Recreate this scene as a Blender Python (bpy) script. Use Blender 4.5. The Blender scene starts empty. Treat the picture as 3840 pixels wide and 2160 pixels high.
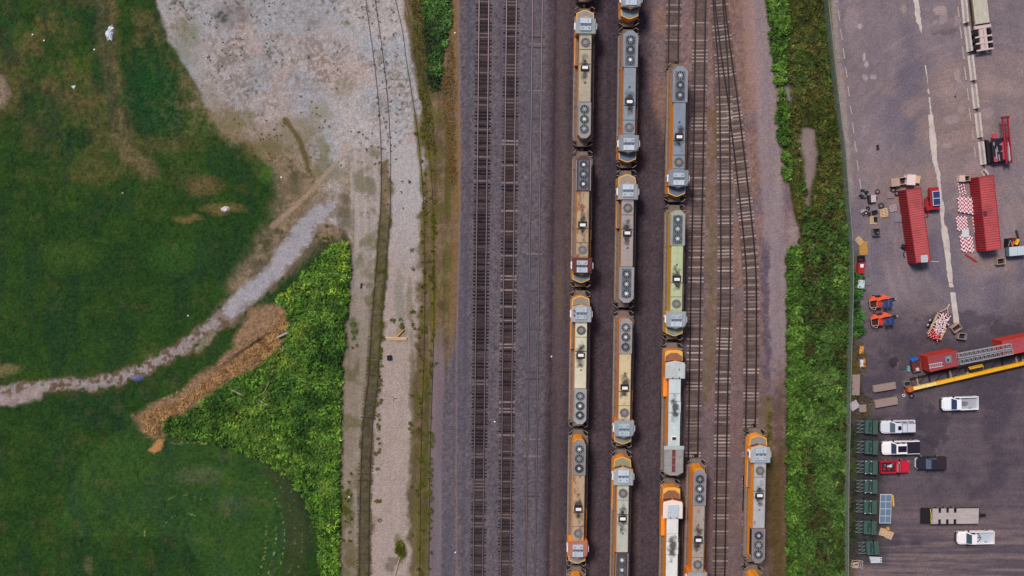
import bpy, math, random
import numpy as np
from mathutils import Vector, Matrix
random.seed(7)
R = math.radians
SC = bpy.context.scene
COL = SC.collection
# ------------------------------------------------------------------ camera
H = 125.0; TH = R(3.3); FPX = 2917.0
cam = bpy.data.cameras.new('camera'); camo = bpy.data.objects.new('camera', cam); COL.objects.link(camo)
camo.location = (0, 0, H); camo.rotation_euler = (-TH, 0, 0)
cam.sensor_width = 36; cam.lens = 36 * FPX / 3840; cam.clip_end = 3000; cam.clip_start = 1
SC.camera = camo

def G(px, py, h=0.0):
    """where the line of sight of a photo pixel meets the level h"""
    u = (px - 1920) / FPX; v = (1080 - py) / FPX
    t = (H - h) / (v * math.sin(TH) + math.cos(TH))
    return (u * t, t * (v * math.cos(TH) - math.sin(TH)))
def cA(x, y): return (3100 + x / 2.415, y / 2.415)
def cB(x, y): return (3180 + x / 3.15, 600 + y / 3.15)
def cC(x, y): return (3180 + x / 2.683, 1020 + y / 2.683)
def cD(x, y): return (3180 + x / 2.336, 1540 + y / 2.336)
def cJ(x, y): return (3200 + x / 7.245, 640 + y / 7.245)
def cE(x, y): return (3560 + x / 3.62, 620 + y / 3.62)

# ------------------------------------------------------------------ colour: 0-255 display colour of a level surface -> albedo
KEXP = 1.2
def lin(c):
    c = c / 255.0
    return c / 12.92 if c <= .04045 else ((c + .055) / 1.055) ** 2.4
TINT = (1.0, 1.0, 1.0)
def C(r, g, b, k=1.0):
    return tuple(min(.85, lin(v) / KEXP * k * t) for v, t in zip((r, g, b), TINT))

# ------------------------------------------------------------------ materials
MATS = {}
def mat(name, rgb, rough=.7, metal=0.0, var=.12, scale=1.5, rust=None, rustcol=(95, 55, 35), objcol=False, dirt=0.0,
        emit=None, randv=None, stripes=None, corr=None, spec=.3, stretch=(1, 1, 1)):
    if name in MATS: return MATS[name]
    m = bpy.data.materials.new(name); m.use_nodes = True; MATS[name] = m
    n = m.node_tree.nodes; l = m.node_tree.links
    bs = n['Principled BSDF']; bs.inputs['Roughness'].default_value = rough; bs.inputs['Metallic'].default_value = metal
    bs.inputs['Specular IOR Level'].default_value = spec
    tc = n.new('ShaderNodeTexCoord'); oi = n.new('ShaderNodeObjectInfo')
    off = n.new('ShaderNodeVectorMath'); off.operation = 'MULTIPLY_ADD'
    mx = n.new('ShaderNodeCombineXYZ')
    for i in range(3): l.new(oi.outputs['Random'], mx.inputs[i])
    l.new(mx.outputs[0], off.inputs[0]); off.inputs[1].default_value = (37, 53, 17); l.new(tc.outputs['Object'], off.inputs[2])
    mp = n.new('ShaderNodeMapping'); mp.inputs['Scale'].default_value = stretch; l.new(off.outputs[0], mp.inputs[0])
    vec = mp.outputs[0]
    def noise(sc, det=4, ro=.6):
        t = n.new('ShaderNodeTexNoise'); t.inputs['Scale'].default_value = sc; t.inputs['Detail'].default_value = det
        t.inputs['Roughness'].default_value = ro; l.new(vec, t.inputs['Vector']); return t.outputs['Fac']
    def mapr(s, a, b, c, d):
        r = n.new('ShaderNodeMapRange'); l.new(s, r.inputs[0])
        for i, v in zip((1, 2, 3, 4), (a, b, c, d)): r.inputs[i].default_value = v
        return r.outputs[0]
    def mix(f, a, b, mode='MIX'):
        x = n.new('ShaderNodeMix'); x.data_type = 'RGBA'; x.blend_type = mode
        for s, v in ((0, f), (6, a), (7, b)):
            if hasattr(v, 'links'): l.new(v, x.inputs[s])
            elif s == 0: x.inputs[0].default_value = v
            else: x.inputs[s].default_value = (*v[:3], 1)
        return x.outputs[2]
    if objcol: base = oi.outputs['Color']
    else:
        rr = n.new('ShaderNodeRGB'); rr.outputs[0].default_value = (*rgb, 1); base = rr.outputs[0]
    if stripes:
        period, c2, ang = stripes
        sx = n.new('ShaderNodeSeparateXYZ'); l.new(tc.outputs['Object'], sx.inputs[0])
        a = n.new('ShaderNodeMath'); a.operation = 'MULTIPLY_ADD'; l.new(sx.outputs[0], a.inputs[0]); a.inputs[1].default_value = ang; l.new(sx.outputs[1], a.inputs[2])
        b = n.new('ShaderNodeMath'); b.operation = 'PINGPONG'; l.new(a.outputs[0], b.inputs[0]); b.inputs[1].default_value = period
        g = n.new('ShaderNodeMath'); g.operation = 'GREATER_THAN'; l.new(b.outputs[0], g.inputs[0]); g.inputs[1].default_value = period / 2
        base = mix(g.outputs[0], base, c2)
    if var:
        f = mapr(noise(scale), .25, .75, 1 - var, 1 + var)
        f2 = mapr(noise(scale * 7, 3), .3, .7, 1 - var * .6, 1 + var * .6)
        mm = n.new('ShaderNodeMath'); mm.operation = 'MULTIPLY'; l.new(f, mm.inputs[0]); l.new(f2, mm.inputs[1])
        cc = n.new('ShaderNodeCombineXYZ')
        for i in range(3): l.new(mm.outputs[0], cc.inputs[i])
        base = mix(1.0, base, cc.outputs[0], 'MULTIPLY')
    if dirt:
        base = mix(mapr(noise(scale * .8, 6, .7), .5, .72, 0, dirt), base, C(60, 52, 50))
    if randv:
        rv = mapr(oi.outputs['Random'], 0, 1, randv[0], randv[1]); cr = n.new('ShaderNodeCombineXYZ')
        for i in range(3): l.new(rv, cr.inputs[i])
        base = mix(1.0, base, cr.outputs[0], 'MULTIPLY')
    if rust is not None:
        nz = noise(1.1, 6, .68)
        if rust == 'obj':
            th = n.new('ShaderNodeMath'); th.operation = 'SUBTRACT'; l.new(nz, th.inputs[0])
            al = mapr(oi.outputs['Alpha'], 0, 1, .40, .76); l.new(al, th.inputs[1])
            f = mapr(th.outputs[0], -.03, .06, 0, .9)
        else: f = mapr(nz, .72 - rust * .4, .8 - rust * .4, 0, .9)
        base = mix(f, base, mix(mapr(noise(6), .35, .65, 0, 1), C(*rustcol), C(rustcol[0] * 1.25, rustcol[1] * 1.1, rustcol[2])))
    l.new(base, bs.inputs['Base Color'])
    return m

def soot_mat():
    """weathered roof paint: colour per loco, rust, and exhaust soot round the stack"""
    m = mat('roof_paint', (.3, .3, .3), rough=.75, objcol=True, rust='obj', rustcol=(118, 82, 66), var=.14, scale=1.0, stretch=(1, .5, 1))
    n = m.node_tree.nodes; l = m.node_tree.links; bs = n['Principled BSDF']
    src = bs.inputs['Base Color'].links[0].from_socket
    tc = n.new('ShaderNodeTexCoord'); sub = n.new('ShaderNodeVectorMath'); sub.operation = 'SUBTRACT'
    l.new(tc.outputs['Object'], sub.inputs[0]); sub.inputs[1].default_value = (0, .9, 4.4)
    sc = n.new('ShaderNodeVectorMath'); sc.operation = 'MULTIPLY'; l.new(sub.outputs[0], sc.inputs[0]); sc.inputs[1].default_value = (1.5, .55, 0)
    ln = n.new('ShaderNodeVectorMath'); ln.operation = 'LENGTH'; l.new(sc.outputs[0], ln.inputs[0])
    oi = n.new('ShaderNodeObjectInfo')
    ad = n.new('ShaderNodeVectorMath'); ad.operation = 'ADD'; l.new(tc.outputs['Object'], ad.inputs[0])
    cx = n.new('ShaderNodeCombineXYZ')
    mu = n.new('ShaderNodeMath'); mu.operation = 'MULTIPLY'; mu.inputs[1].default_value = 91; l.new(oi.outputs['Random'], mu.inputs[0]); l.new(mu.outputs[0], cx.inputs[1]); l.new(cx.outputs[0], ad.inputs[1])
    nz = n.new('ShaderNodeTexNoise'); nz.inputs['Scale'].default_value = 1.1; nz.inputs['Detail'].default_value = 3; l.new(ad.outputs[0], nz.inputs['Vector'])
    a = n.new('ShaderNodeMath'); a.operation = 'MULTIPLY_ADD'; l.new(nz.outputs[0], a.inputs[0]); a.inputs[1].default_value = -2.2; l.new(ln.outputs['Value'], a.inputs[2])
    r = n.new('ShaderNodeMapRange'); l.new(a.outputs[0], r.inputs[0])
    for i, v in zip((1, 2, 3, 4), (-.55, .15, .88, 0)): r.inputs[i].default_value = v
    x = n.new('ShaderNodeMix'); x.data_type = 'RGBA'; l.new(r.outputs[0], x.inputs[0]); l.new(src, x.inputs[6]); x.inputs[7].default_value = (*C(38, 36, 40), 1)
    l.new(x.outputs[2], bs.inputs['Base Color'])
    return m

# ------------------------------------------------------------------ objects
def tag(o, label=None, cat=None, group=None, kind=None):
    if label: o['label'] = label
    if cat: o['category'] = cat
    if group: o['group'] = group
    if kind: o['kind'] = kind
    return o
def empty(name, loc=(0, 0, 0), rz=0.0, label=None, cat=None, group=None):
    o = bpy.data.objects.new(name, None); COL.objects.link(o); o.location = loc; o.rotation_euler = (0, 0, rz); o.empty_display_size = .3
    return tag(o, label, cat, group)
class MB:
    def __init__(s): s.v = []; s.f = []; s.mi = []
    def add(s, vs, fs, mi=0):
        b = len(s.v); s.v += [tuple(v) for v in vs]; s.f += [tuple(i + b for i in f) for f in fs]; s.mi += [mi] * len(fs)
        return s
    def box(s, x0, x1, y0, y1, z0, z1, mi=0, tx=0.0, ty=0.0):
        v = [(x0, y0, z0), (x1, y0, z0), (x1, y1, z0), (x0, y1, z0), (x0 + tx, y0 + ty, z1), (x1 - tx, y0 + ty, z1), (x1 - tx, y1 - ty, z1), (x0 + tx, y1 - ty, z1)]
        return s.add(v, [(0, 3, 2, 1), (4, 5, 6, 7), (0, 1, 5, 4), (1, 2, 6, 5), (2, 3, 7, 6), (3, 0, 4, 7)], mi)
    def obox(s, cx, cy, cz, lx, ly, lz, rz=0.0, mi=0, rx=0.0, ry=0.0):
        M = Matrix.Translation((cx, cy, cz)) @ Matrix.Rotation(rz, 4, 'Z') @ Matrix.Rotation(rx, 4, 'X') @ Matrix.Rotation(ry, 4, 'Y')
        v = [M @ Vector((a * lx / 2, b * ly / 2, c * lz / 2)) for c in (-1, 1) for a, b in ((-1, -1), (1, -1), (1, 1), (-1, 1))]
        return s.add(v, [(0, 3, 2, 1), (4, 5, 6, 7), (0, 1, 5, 4), (1, 2, 6, 5), (2, 3, 7, 6), (3, 0, 4, 7)], mi)
    def prism(s, pts, z0, z1, top=1.0, mi=0, ctr=None, inset=None):
        n = len(pts); cx = sum(p[0] for p in pts) / n; cy = sum(p[1] for p in pts) / n
        if ctr: cx, cy = ctr
        v = [(p[0], p[1], z0) for p in pts] + [(cx + (p[0] - cx) * top, cy + (p[1] - cy) * top, z1) for p in pts]
        a = sum(pts[i][0] * pts[(i + 1) % n][1] - pts[(i + 1) % n][0] * pts[i][1] for i in range(n))
        f = [tuple(range(n, 2 * n)), tuple(reversed(range(n)))] + [(i, (i + 1) % n, (i + 1) % n + n, i + n) for i in range(n)]
        if a < 0: f = [tuple(reversed(q)) for q in f]
        return s.add(v, f, mi)
    def cyl(s, p0, p1, r0, r1=None, n=12, mi=0, caps=True):
        p0 = Vector(p0); p1 = Vector(p1); r1 = r0 if r1 is None else r1
        d = (p1 - p0).normalized(); a = d.orthogonal().normalized(); b = d.cross(a)
        v = []
        for p, r in ((p0, r0), (p1, r1)):
            for i in range(n):
                t = 2 * math.pi * i / n; v.append(p + a * (r * math.cos(t)) + b * (r * math.sin(t)))
        f = [(i, (i + 1) % n, (i + 1) % n + n, i + n) for i in range(n)]
        if caps: f += [tuple(reversed(range(n))), tuple(range(n, 2 * n))]
        return s.add(v, f, mi)
    def tube(s, pts, r, n=6, mi=0):
        for a, b in zip(pts, pts[1:]): s.cyl(a, b, r, n=n, mi=mi)
        return s
    def ring(s, cx, cy, z0, z1, ro, ri, n=20, mi=0):
        v = []
        for r, z in ((ro, z0), (ro, z1), (ri, z1), (ri, z0)):
            for i in range(n):
                t = 2 * math.pi * i / n; v.append((cx + r * math.cos(t), cy + r * math.sin(t), z))
        f = []
        for k in range(4):
            for i in range(n):
                j = (i + 1) % n; k2 = (k + 1) % 4
                f.append((k * n + i, k * n + j, k2 * n + j, k2 * n + i))
        return s.add(v, f, mi)
    def torus(s, c, R0, r, n=16, m=8, axis='Z', mi=0):
        v = []; f = []
        for i in range(n):
            t = 2 * math.pi * i / n
            for j in range(m):
                u = 2 * math.pi * j / m; a = R0 + r * math.cos(u)
                p = (a * math.cos(t), a * math.sin(t), r * math.sin(u))
                if axis == 'X': p = (p[2], p[0], p[1])
                if axis == 'Y': p = (p[0], p[2], p[1])
                v.append((c[0] + p[0], c[1] + p[1], c[2] + p[2]))
        for i in range(n):
            for j in range(m):
                f.append((i * m + j, ((i + 1) % n) * m + j, ((i + 1) % n) * m + (j + 1) % m, i * m + (j + 1) % m))
        return s.add(v, f, mi)
    def build(s, name, mats, parent=None, smooth=False, bevel=0.0, color=None):
        me = bpy.data.meshes.new(name); me.from_pydata(s.v, [], s.f)
        if not isinstance(mats, (list, tuple)): mats = [mats]
        for m in mats: me.materials.append(m)
        if len(mats) > 1: me.polygons.foreach_set('material_index', s.mi)
        if smooth: me.polygons.foreach_set('use_smooth', [True] * len(s.f))
        me.validate(); me.update()
        o = bpy.data.objects.new(name, me); COL.objects.link(o)
        if parent: o.parent = parent
        if color: o.color = (*color[:3], color[3] if len(color) > 3 else 1)
        if bevel:
            b = o.modifiers.new('bevel', 'BEVEL'); b.width = bevel; b.segments = 2; b.limit_method = 'ANGLE'
        return o
def copy_tree(o, parent=None):
    c = o.copy(); COL.objects.link(c); c.parent = parent
    for ch in o.children:
        copy_tree(ch, c)
    return c
def put(o, p0, p1, h=0.0, z=0.0):
    """lay a thing so its +Y runs from photo pixel p0 to p1 seen at level h; returns length"""
    a = G(*p0, h); b = G(*p1, h)
    o.location = ((a[0] + b[0]) / 2, (a[1] + b[1]) / 2, z); o.rotation_euler = (o.rotation_euler[0], 0, math.atan2(-(b[0] - a[0]), b[1] - a[1]))
    return math.hypot(b[0] - a[0], b[1] - a[1])
def at(o, p, ang=0.0, z=0.0, h=0.0):
    """ang: degrees anticlockwise"""
    a = G(*p, h); o.location = (a[0], a[1], z); o.rotation_euler = (0, 0, R(ang)); return o
# ------------------------------------------------------------------ ground
def vn(x, y, s, seed, sy=None):
    rs = np.random.RandomState(seed); L = rs.rand(256, 256).astype(np.float32)
    fx = x / s + seed * 3.7; fy = y / (sy or s) + seed * 1.3
    ix = np.floor(fx).astype(np.int64); iy = np.floor(fy).astype(np.int64)
    tx = (fx - ix); ty = (fy - iy); tx = tx * tx * (3 - 2 * tx); ty = ty * ty * (3 - 2 * ty)
    a = L[ix % 256, iy % 256]; b = L[(ix + 1) % 256, iy % 256]; c = L[ix % 256, (iy + 1) % 256]; d = L[(ix + 1) % 256, (iy + 1) % 256]
    return (a * (1 - tx) + b * tx) * (1 - ty) + (c * (1 - tx) + d * tx) * ty
def fbm(x, y, s, seed, o=4, sy=None):
    r = 0; w = 0; a = 1.0
    for k in range(o):
        r = r + a * vn(x, y, s / 2 ** k, seed + k, (sy / 2 ** k) if sy else None); w += a; a *= .6
    return r / w
def sdf(X, Y, poly, margin=8.0):
    """signed distance (inside positive) to polygon, world coords"""
    P = np.array(poly); out = np.full(X.shape, -margin, np.float32)
    x0, y0 = P.min(0) - margin; x1, y1 = P.max(0) + margin
    m = (X > x0) & (X < x1) & (Y > y0) & (Y < y1)
    x = X[m]; y = Y[m]; d = np.full(x.shape, 1e9); ins = np.zeros(x.shape, bool)
    for i in range(len(P)):
        a = P[i]; b = P[(i + 1) % len(P)]; e = b - a
        t = np.clip(((x - a[0]) * e[0] + (y - a[1]) * e[1]) / (e @ e + 1e-9), 0, 1)
        d = np.minimum(d, (x - a[0] - t * e[0]) ** 2 + (y - a[1] - t * e[1]) ** 2)
        if a[1] != b[1]:
            ins ^= ((a[1] > y) != (b[1] > y)) & (x < (b[0] - a[0]) * (y - a[1]) / (b[1] - a[1]) + a[0])
    d = np.sqrt(d); out[m] = np.where(ins, d, -d); return out
def W(pts): return [G(*p) for p in pts]
def ss(a, b, x):
    t = np.clip((x - a) / (b - a), 0, 1); return t * t * (3 - 2 * t)
def curve_x(pts, Y):
    """x of a roughly vertical line given as photo points, at world y"""
    w = sorted(W(pts), key=lambda p: p[1]); return np.interp(Y, [p[1] for p in w], [p[0] for p in w])
def dist_path(X, Y, pts, margin=6.0):
    w = np.array(W(pts)); d = np.full(X.shape, margin ** 2, np.float64)
    m = (X > w[:, 0].min() - margin) & (X < w[:, 0].max() + margin) & (Y > w[:, 1].min() - margin) & (Y < w[:, 1].max() + margin)
    x = X[m]; y = Y[m]; dd = np.full(x.shape, margin ** 2)
    for a, b in zip(w, w[1:]):
        e = b - a; t = np.clip(((x - a[0]) * e[0] + (y - a[1]) * e[1]) / (e @ e), 0, 1)
        dd = np.minimum(dd, (x - a[0] - t * e[0]) ** 2 + (y - a[1] - t * e[1]) ** 2)
    d[m] = dd; return np.sqrt(d)

LUSH = [(1240, 925), (1300, 915), (1310, 1000), (1293, 1200), (1275, 1500), (1268, 1800), (1264, 2200), (1212, 2200), (1195, 2010), (1150, 1870), (1085, 1785), (1000, 1725), (900, 1685), (760, 1645), (620, 1625), (630, 1575), (700, 1560), (760, 1505), (850, 1440), (950, 1390), (1040, 1325), (1080, 1260), (1090, 1180), (1045, 1125), (1130, 1040)]
STRAW = [(1085, 1165), (1092, 1230), (1040, 1315), (960, 1372), (850, 1432), (760, 1490), (690, 1550), (625, 1580), (610, 1640), (560, 1645), (522, 1600), (512, 1555), (570, 1520), (650, 1490), (700, 1455), (800, 1375), (870, 1310), (885, 1245), (945, 1155), (1030, 1143)]
LOT = [(575, -60), (590, 30), (612, 90), (628, 140), (660, 200), (705, 265), (745, 340), (765, 390), (815, 440), (870, 490), (950, 540), (1030, 575), (1110, 590), (1170, 640), (1200, 720), (1150, 770), (1080, 880), (1000, 985), (900, 1080), (800, 1175), (790, 1200), (860, 1215), (880, 1190), (960, 1130), (1060, 1030), (1160, 910), (1225, 830), (1290, 860), (1320, 900), (1320, 640), (1560, 560), (1578, 400), (1545, 230), (1520, 60), (1512, -60)]
ROADL = [(1325, 560), (1320, 900), (1305, 1000), (1297, 1200), (1282, 1500), (1275, 1800), (1270, 2200), (1345, 2200), (1350, 1870), (1362, 1600), (1380, 1400), (1398, 1150), (1415, 1000), (1428, 800), (1428, 560)]
ROADR = [(1466, 540), (1462, 850), (1448, 1050), (1432, 1250), (1422, 1400), (1405, 1650), (1395, 1850), (1390, 2200), (1535, 2200), (1535, 1900), (1540, 1650), (1545, 1400), (1565, 1150), (1570, 900), (1585, 700), (1590, 540)]
VERGE = [(1590, -60), (1692, -60), (1688, 60), (1670, 150), (1655, 260), (1645, 345), (1618, 345), (1605, 240), (1594, 120)]
RIGHTG = [(2872, -80), (2885, 60), (2905, 200), (2915, 300), (2925, 430), (2935, 560), (2955, 700), (2975, 800), (3000, 870), (2955, 940), (2948, 1100), (2948, 1600), (2950, 2240), (3172, 2240), (3172, 1800), (3178, 1500), (3186, 1250), (3186, 1050), (3184, 900), (3174, 740), (3155, 570), (3130, 350), (3112, 150), (3100, -80)]
BUSHES = [[(2875, -30), (2935, -30), (2950, 70), (2950, 130), (2935, 210), (2945, 300), (2925, 318), (2905, 300), (2895, 180), (2880, 90)],
          [(2915, 390), (2945, 380), (2950, 460), (2950, 530), (2925, 545), (2912, 480)], [(2925, 345), (2940, 345), (2940, 366), (2922, 366)],
          [(2932, 580), (2952, 580), (2958, 640), (2955, 680), (2934, 672)]]
PATCHG = [(3012, 470), (3055, 485), (3068, 560), (3062, 640), (3045, 720), (3040, 800), (3025, 810), (3018, 700), (3005, 600), (3000, 520)]
LBL = [(1462, -120), (1484, 0), (1508, 110), (1523, 220), (1539, 320), (1561, 460), (1576, 600), (1587, 752), (1592, 1000), (1590, 1300), (1578, 1700), (1573, 2200)]
STRIP = [(3418, -60), (3430, 0), (3440, 60), (3452, 110), (3457, 125)]

def frange(a, b, s): return np.arange(a, b + s * .5, s)
STEP = 0.17
xs = np.concatenate([[-420, -300, -220, -160, -125, -105, -95], frange(-90, 90, STEP), [95, 105, 125, 160, 220, 300, 420]])
ys = np.concatenate([[-420, -300, -220, -160, -120, -90, -72, -64], frange(-60, 45, STEP), [49, 56, 70, 90, 130, 200, 300, 420]])
X, Y = np.meshgrid(xs, ys, indexing='ij'); X = X.astype(np.float32); Y = Y.astype(np.float32)
wx = X + 1.2 * (fbm(X, Y, 2.5, 11) - .5); wy = Y + 1.2 * (fbm(X, Y, 2.5, 23) - .5)
n8 = fbm(X, Y, 9, 31); n4 = fbm(X, Y, 4, 41); n2 = fbm(X, Y, 1.6, 51); n1 = fbm(X, Y, .6, 61, 2); nh = vn(X, Y, .22, 71); nh2 = vn(X, Y, .35, 77)
stv = fbm(X, Y, .7, 81, 3, 14.0); stv2 = fbm(X, Y, 2.2, 91, 3, 40.0)
def V3(c): return np.array(c, np.float32)
def lerp(a, b, t): return a + (b - a) * t[..., None]
def two(c1, c2, t): return lerp(V3(C(*c1)), V3(C(*c2)), np.clip(t, 0, 1))
# lawn
sx_ = ss(.35, .68, fbm(X, Y, 7, 101, 4, 12)); lw = two((27, 54, 24), (44, 70, 25), ss(.3, .7, n4) * .5 + .3 * n8 + .2 * n2)
lw = lerp(lw, V3(C(62, 84, 30)), ss(.5, .72, n8) * .55 * ss(6, 22, Y + (n4 - .5) * 10))
lw = lerp(lw, two((66, 66, 38), (96, 84, 54), n1), ss(.45, .68, fbm(X, Y, 6, 121)) * .6 * ss(4, 24, Y + (n8 - .5) * 18)); lw = lerp(lw, V3(C(88, 78, 50)), ss(.4, .6, n2) * ss(.4, .6, n8) * .5 * ss(14, 26, Y))
d = dist_path(wx, wy, [(395, -60), (405, 60), (400, 180), (425, 300), (440, 420), (470, 560), (560, 640)], 7)
lw = lerp(lw, two((72, 64, 48), (112, 100, 70), n2), ss(2.4, .6, d) * .75)
for (px, py, rx, ry, c, a) in ((0, 340, 34, 60, (146, 128, 116), .55), (190, 420, 80, 60, (40, 68, 28), .5), (560, 330, 110, 130, (26, 66, 28), .85), (620, 470, 80, 60, (28, 62, 30), .7), (290, 510, 60, 45, (20, 50, 26), .8), (350, 640, 120, 50, (98, 88, 52), .35),
                               (1000, 640, 50, 45, (60, 96, 34), .7), (760, 700, 70, 40, (110, 90, 62), .5), (845, 782, 80, 22, (120, 100, 66), .45), (700, 820, 50, 14, (112, 96, 60), .6), (260, 960, 110, 60, (60, 84, 34), .4), (660, 960, 120, 60, (48, 84, 34), .5),
                               (740, 1780, 90, 36, (74, 78, 60), .5), (870, 1900, 60, 40, (84, 80, 66), .35), (560, 1330, 40, 30, (70, 80, 40), .3), (0, 1385, 70, 28, (120, 108, 74), .6), (330, 2120, 22, 40, (110, 105, 80), .5), (1100, 2000, 50, 90, (60, 62, 44), .4)):
    g = G(px, py); q = ((wx - g[0]) / (rx / 23.3)) ** 2 + ((wy - g[1]) / (ry / 23.3)) ** 2
    lw = lerp(lw, V3(C(*c)), ss(1.7, .0, q + (n2 - .5) * 1.8 + (n1 - .5)) * a)
lw = lerp(lw, V3(C(24, 50, 34)), ss(.5, .7, fbm(X, Y, 3, 1101, 3, 8)) * .45); lw = lerp(lw, V3(C(70, 72, 40)), ss(.6, .75, fbm(X, Y, 2.4, 1111)) * .3); lw = lw * (1 + .8 * (nh - .5) + .5 * (n1 - .5))[..., None]
# wheel/mower swath arcs with pale clippings
g = G(690, 2010); rr = np.hypot(X - g[0], Y - g[1]); ang = np.arctan2(Y - g[1], X - g[0])
for rad, a0, a1, wd in ((19.3, -.6, 1.75, .12), (18.1, -.5, 1.2, .12), (16.4, -.3, .7, .10), (3.6, .8, 3.3, .09), (6.6, 1.1, 3.4, .07), (15, -.5, .25, .2), (13.5, -.5, .15, .25)):
    m = ss(wd, wd * .4, abs(rr - rad - .8 * (n8 - .5))) * (ang > a0) * (ang < a1) * (nh > .66)
    lw = lerp(lw, V3(C(132, 138, 84)), m * .7 * (.4 + .6 * (n1 > .48)))
lw = lerp(lw, lw * 1.35 + V3(C(18, 26, 10)), ss(20.6, 19.6, rr + .4 * (n2 - .5)) * ss(0, .2, ang + 1.2) * .6)
lw = lerp(lw, V3(C(26, 44, 34)), ss(1.5, .4, abs(rr - 20.4)) * (ang > 0.2) * (ang < 1.9) * .7)
lw = lerp(lw, V3(C(52, 52, 34)), ss(2.2, 1.2, abs(rr - 18.7)) * (ang > -.5) * (ang < .7) * .45)
for pts in ([(595, 1505), (700, 1455), (780, 1400)], [(640, 1665), (720, 1655), (800, 1668)], [(640, 1500), (740, 1440), (830, 1370)]):
    d = dist_path(X, Y, pts, 3); lw = lerp(lw, V3(C(150, 150, 90)), ss(.25, .1, d) * (nh > .6) * .7)
col = lw; spk = np.zeros_like(X)
cls = np.zeros(X.shape, np.int8)   # 0 lawn 1 gravel 2 ballast 3 yard 4 verge
def over(mask, c, k=None, sp=None):
    global col, spk
    m = np.clip(mask, 0, 1); col = lerp(col, c, m) if isinstance(c, np.ndarray) and c.ndim == 1 else col + (c - col) * m[..., None]
    if sp is not None: spk = spk + (sp - spk) * m
    if k is not None: cls[m > .5] = k
# everything right of the lawn : brown verge
xe = curve_x([(1268, -80), (1290, 500), (1300, 900), (1285, 1300), (1265, 1700), (1262, 2240)], Y)
brown = two((84, 70, 52), (120, 104, 80), ss(.3, .7, n2 * .5 + stv * .5)) * (1 + .5 * (nh - .5))[..., None]
brown = lerp(brown, V3(C(86, 84, 36)), ss(.5, .64, fbm(X, Y, 1.2, 131, 3, 3)) * .6)
over(ss(-.3, .3, wx - xe), brown, 4, .5)
# dry-grass transition under the lot
tr = sdf(wx, wy, W([(800, 430), (1000, 560), (1040, 640), (1060, 740), (1000, 860), (960, 940), (860, 1080), (900, 1100), (1060, 1010), (1130, 960), (1250, 880), (1320, 900), (1330, 560), (1200, 400)]))
trc = two((72, 70, 50), (140, 122, 104), ss(.25, .7, n2)) * (1 + .6 * (nh - .5))[..., None]; trc = lerp(trc, V3(C(60, 70, 34)), ss(.45, .65, n4) * .6)
over(ss(-2.2, 1.6, tr), trc, 1, .6)
# gravel
gr = two((142, 136, 138), (180, 173, 174), n4 * .45 + .45 * n2 + .1)
gr = lerp(gr, V3(C(154, 158, 166)), ss(.4, .6, fbm(X, Y, 8, 141)) * .8)
gr = lerp(gr, V3(C(174, 156, 150)), ss(.5, .68, fbm(X, Y, 10, 151)) * .6)
grs = lerp(gr, two((140, 130, 124), (186, 174, 170), stv), .6 * np.ones_like(X))
weed = ss(.56, .7, fbm(X, Y, 3, 161)) * ss(.55, .75, n1 * .5 + nh2 * .5)
gr = lerp(gr, V3(C(104, 92, 84)), ss(.42, .6, n1 * .5 + nh2 * .5) * ss(.45, .7, fbm(X, Y, 6, 155)) * .55)
gr = lerp(gr, V3(C(78, 84, 50)), weed * .75)
gr = gr * (1 + .55 * (nh - .5) + .3 * (n1 - .5))[..., None]
lot = sdf(wx, wy, W(LOT)); over(ss(-.35, .35, lot), gr, 1, .4)
# frayed lower edge of the lot
eb = ss(4.5, .3, lot + 3 * (n2 - .5)) * ss(-2.4, -.4, lot + 2.5 * (n2 - .5)) * ss(30, 18, Y + (n4 - .5) * 4) * (X < -24) * (Y > 4); over(eb * .75, two((98, 88, 56), (150, 132, 112), n1 * .6 + n2 * .4) * (1 + .7 * (nh - .5))[..., None])
ck = ss(.5, .62, n1 * .6 + nh * .4) * ss(-62, -42, X + (n4 - .5) * 14) * ss(-22, -36, X) * ss(14, 22, Y); over(ck * .5, V3(C(104, 92, 82)))
over(ss(.54, .6, n2) * ss(.5, .62, nh2) * .4 * (X < -20), V3(C(112, 110, 80))) if False else None
# weedy patches in the lot
for (px, py, rx, ry, c, a) in ((700, 150, 60, 110, (96, 100, 56), .5), (880, 50, 80, 60, (100, 84, 84), .5), (890, 450, 70, 45, (110, 104, 70), .65), (830, 60, 26, 20, (50, 66, 50), .8), (1120, 500, 130, 70, (120, 112, 88), .7), (1200, 420, 50, 40, (128, 124, 92), .5), (1030, 560, 80, 40, (96, 88, 56), .6), (1290, 330, 40, 50, (130, 126, 100), .5),
                               (1000, 560, 90, 50, (98, 92, 56), .5), (1230, 640, 50, 70, (104, 100, 66), .7), (1300, 800, 40, 80, (88, 82, 62), .8), (1215, 560, 26, 50, (110, 102, 66), .6), (1100, 700, 60, 60, (92, 84, 62), .8)):
    g = G(px, py); q = ((wx - g[0]) / (rx / 23.3)) ** 2 + ((wy - g[1]) / (ry / 23.3)) ** 2
    over(ss(1.4, .1, q + (n2 - .5) * 1.6) * a * ss(.2, .6, nh * .4 + n1 * .6 + .1), V3(C(*c)))
d = dist_path(X, Y, [(1070, 450), (1100, 490), (1125, 530), (1145, 590), (1157, 640)], 3); over(ss(.6, .2, d + (n2 - .5) * .6) * .85, V3(C(88, 76, 36)))
d = dist_path(X, Y, [(1310, 540), (1250, 620), (1180, 700), (1110, 770), (1020, 850)], 3); over(ss(.55, .2, d + (n2 - .5) * .8) * .5, V3(C(168, 146, 128)))
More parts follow.
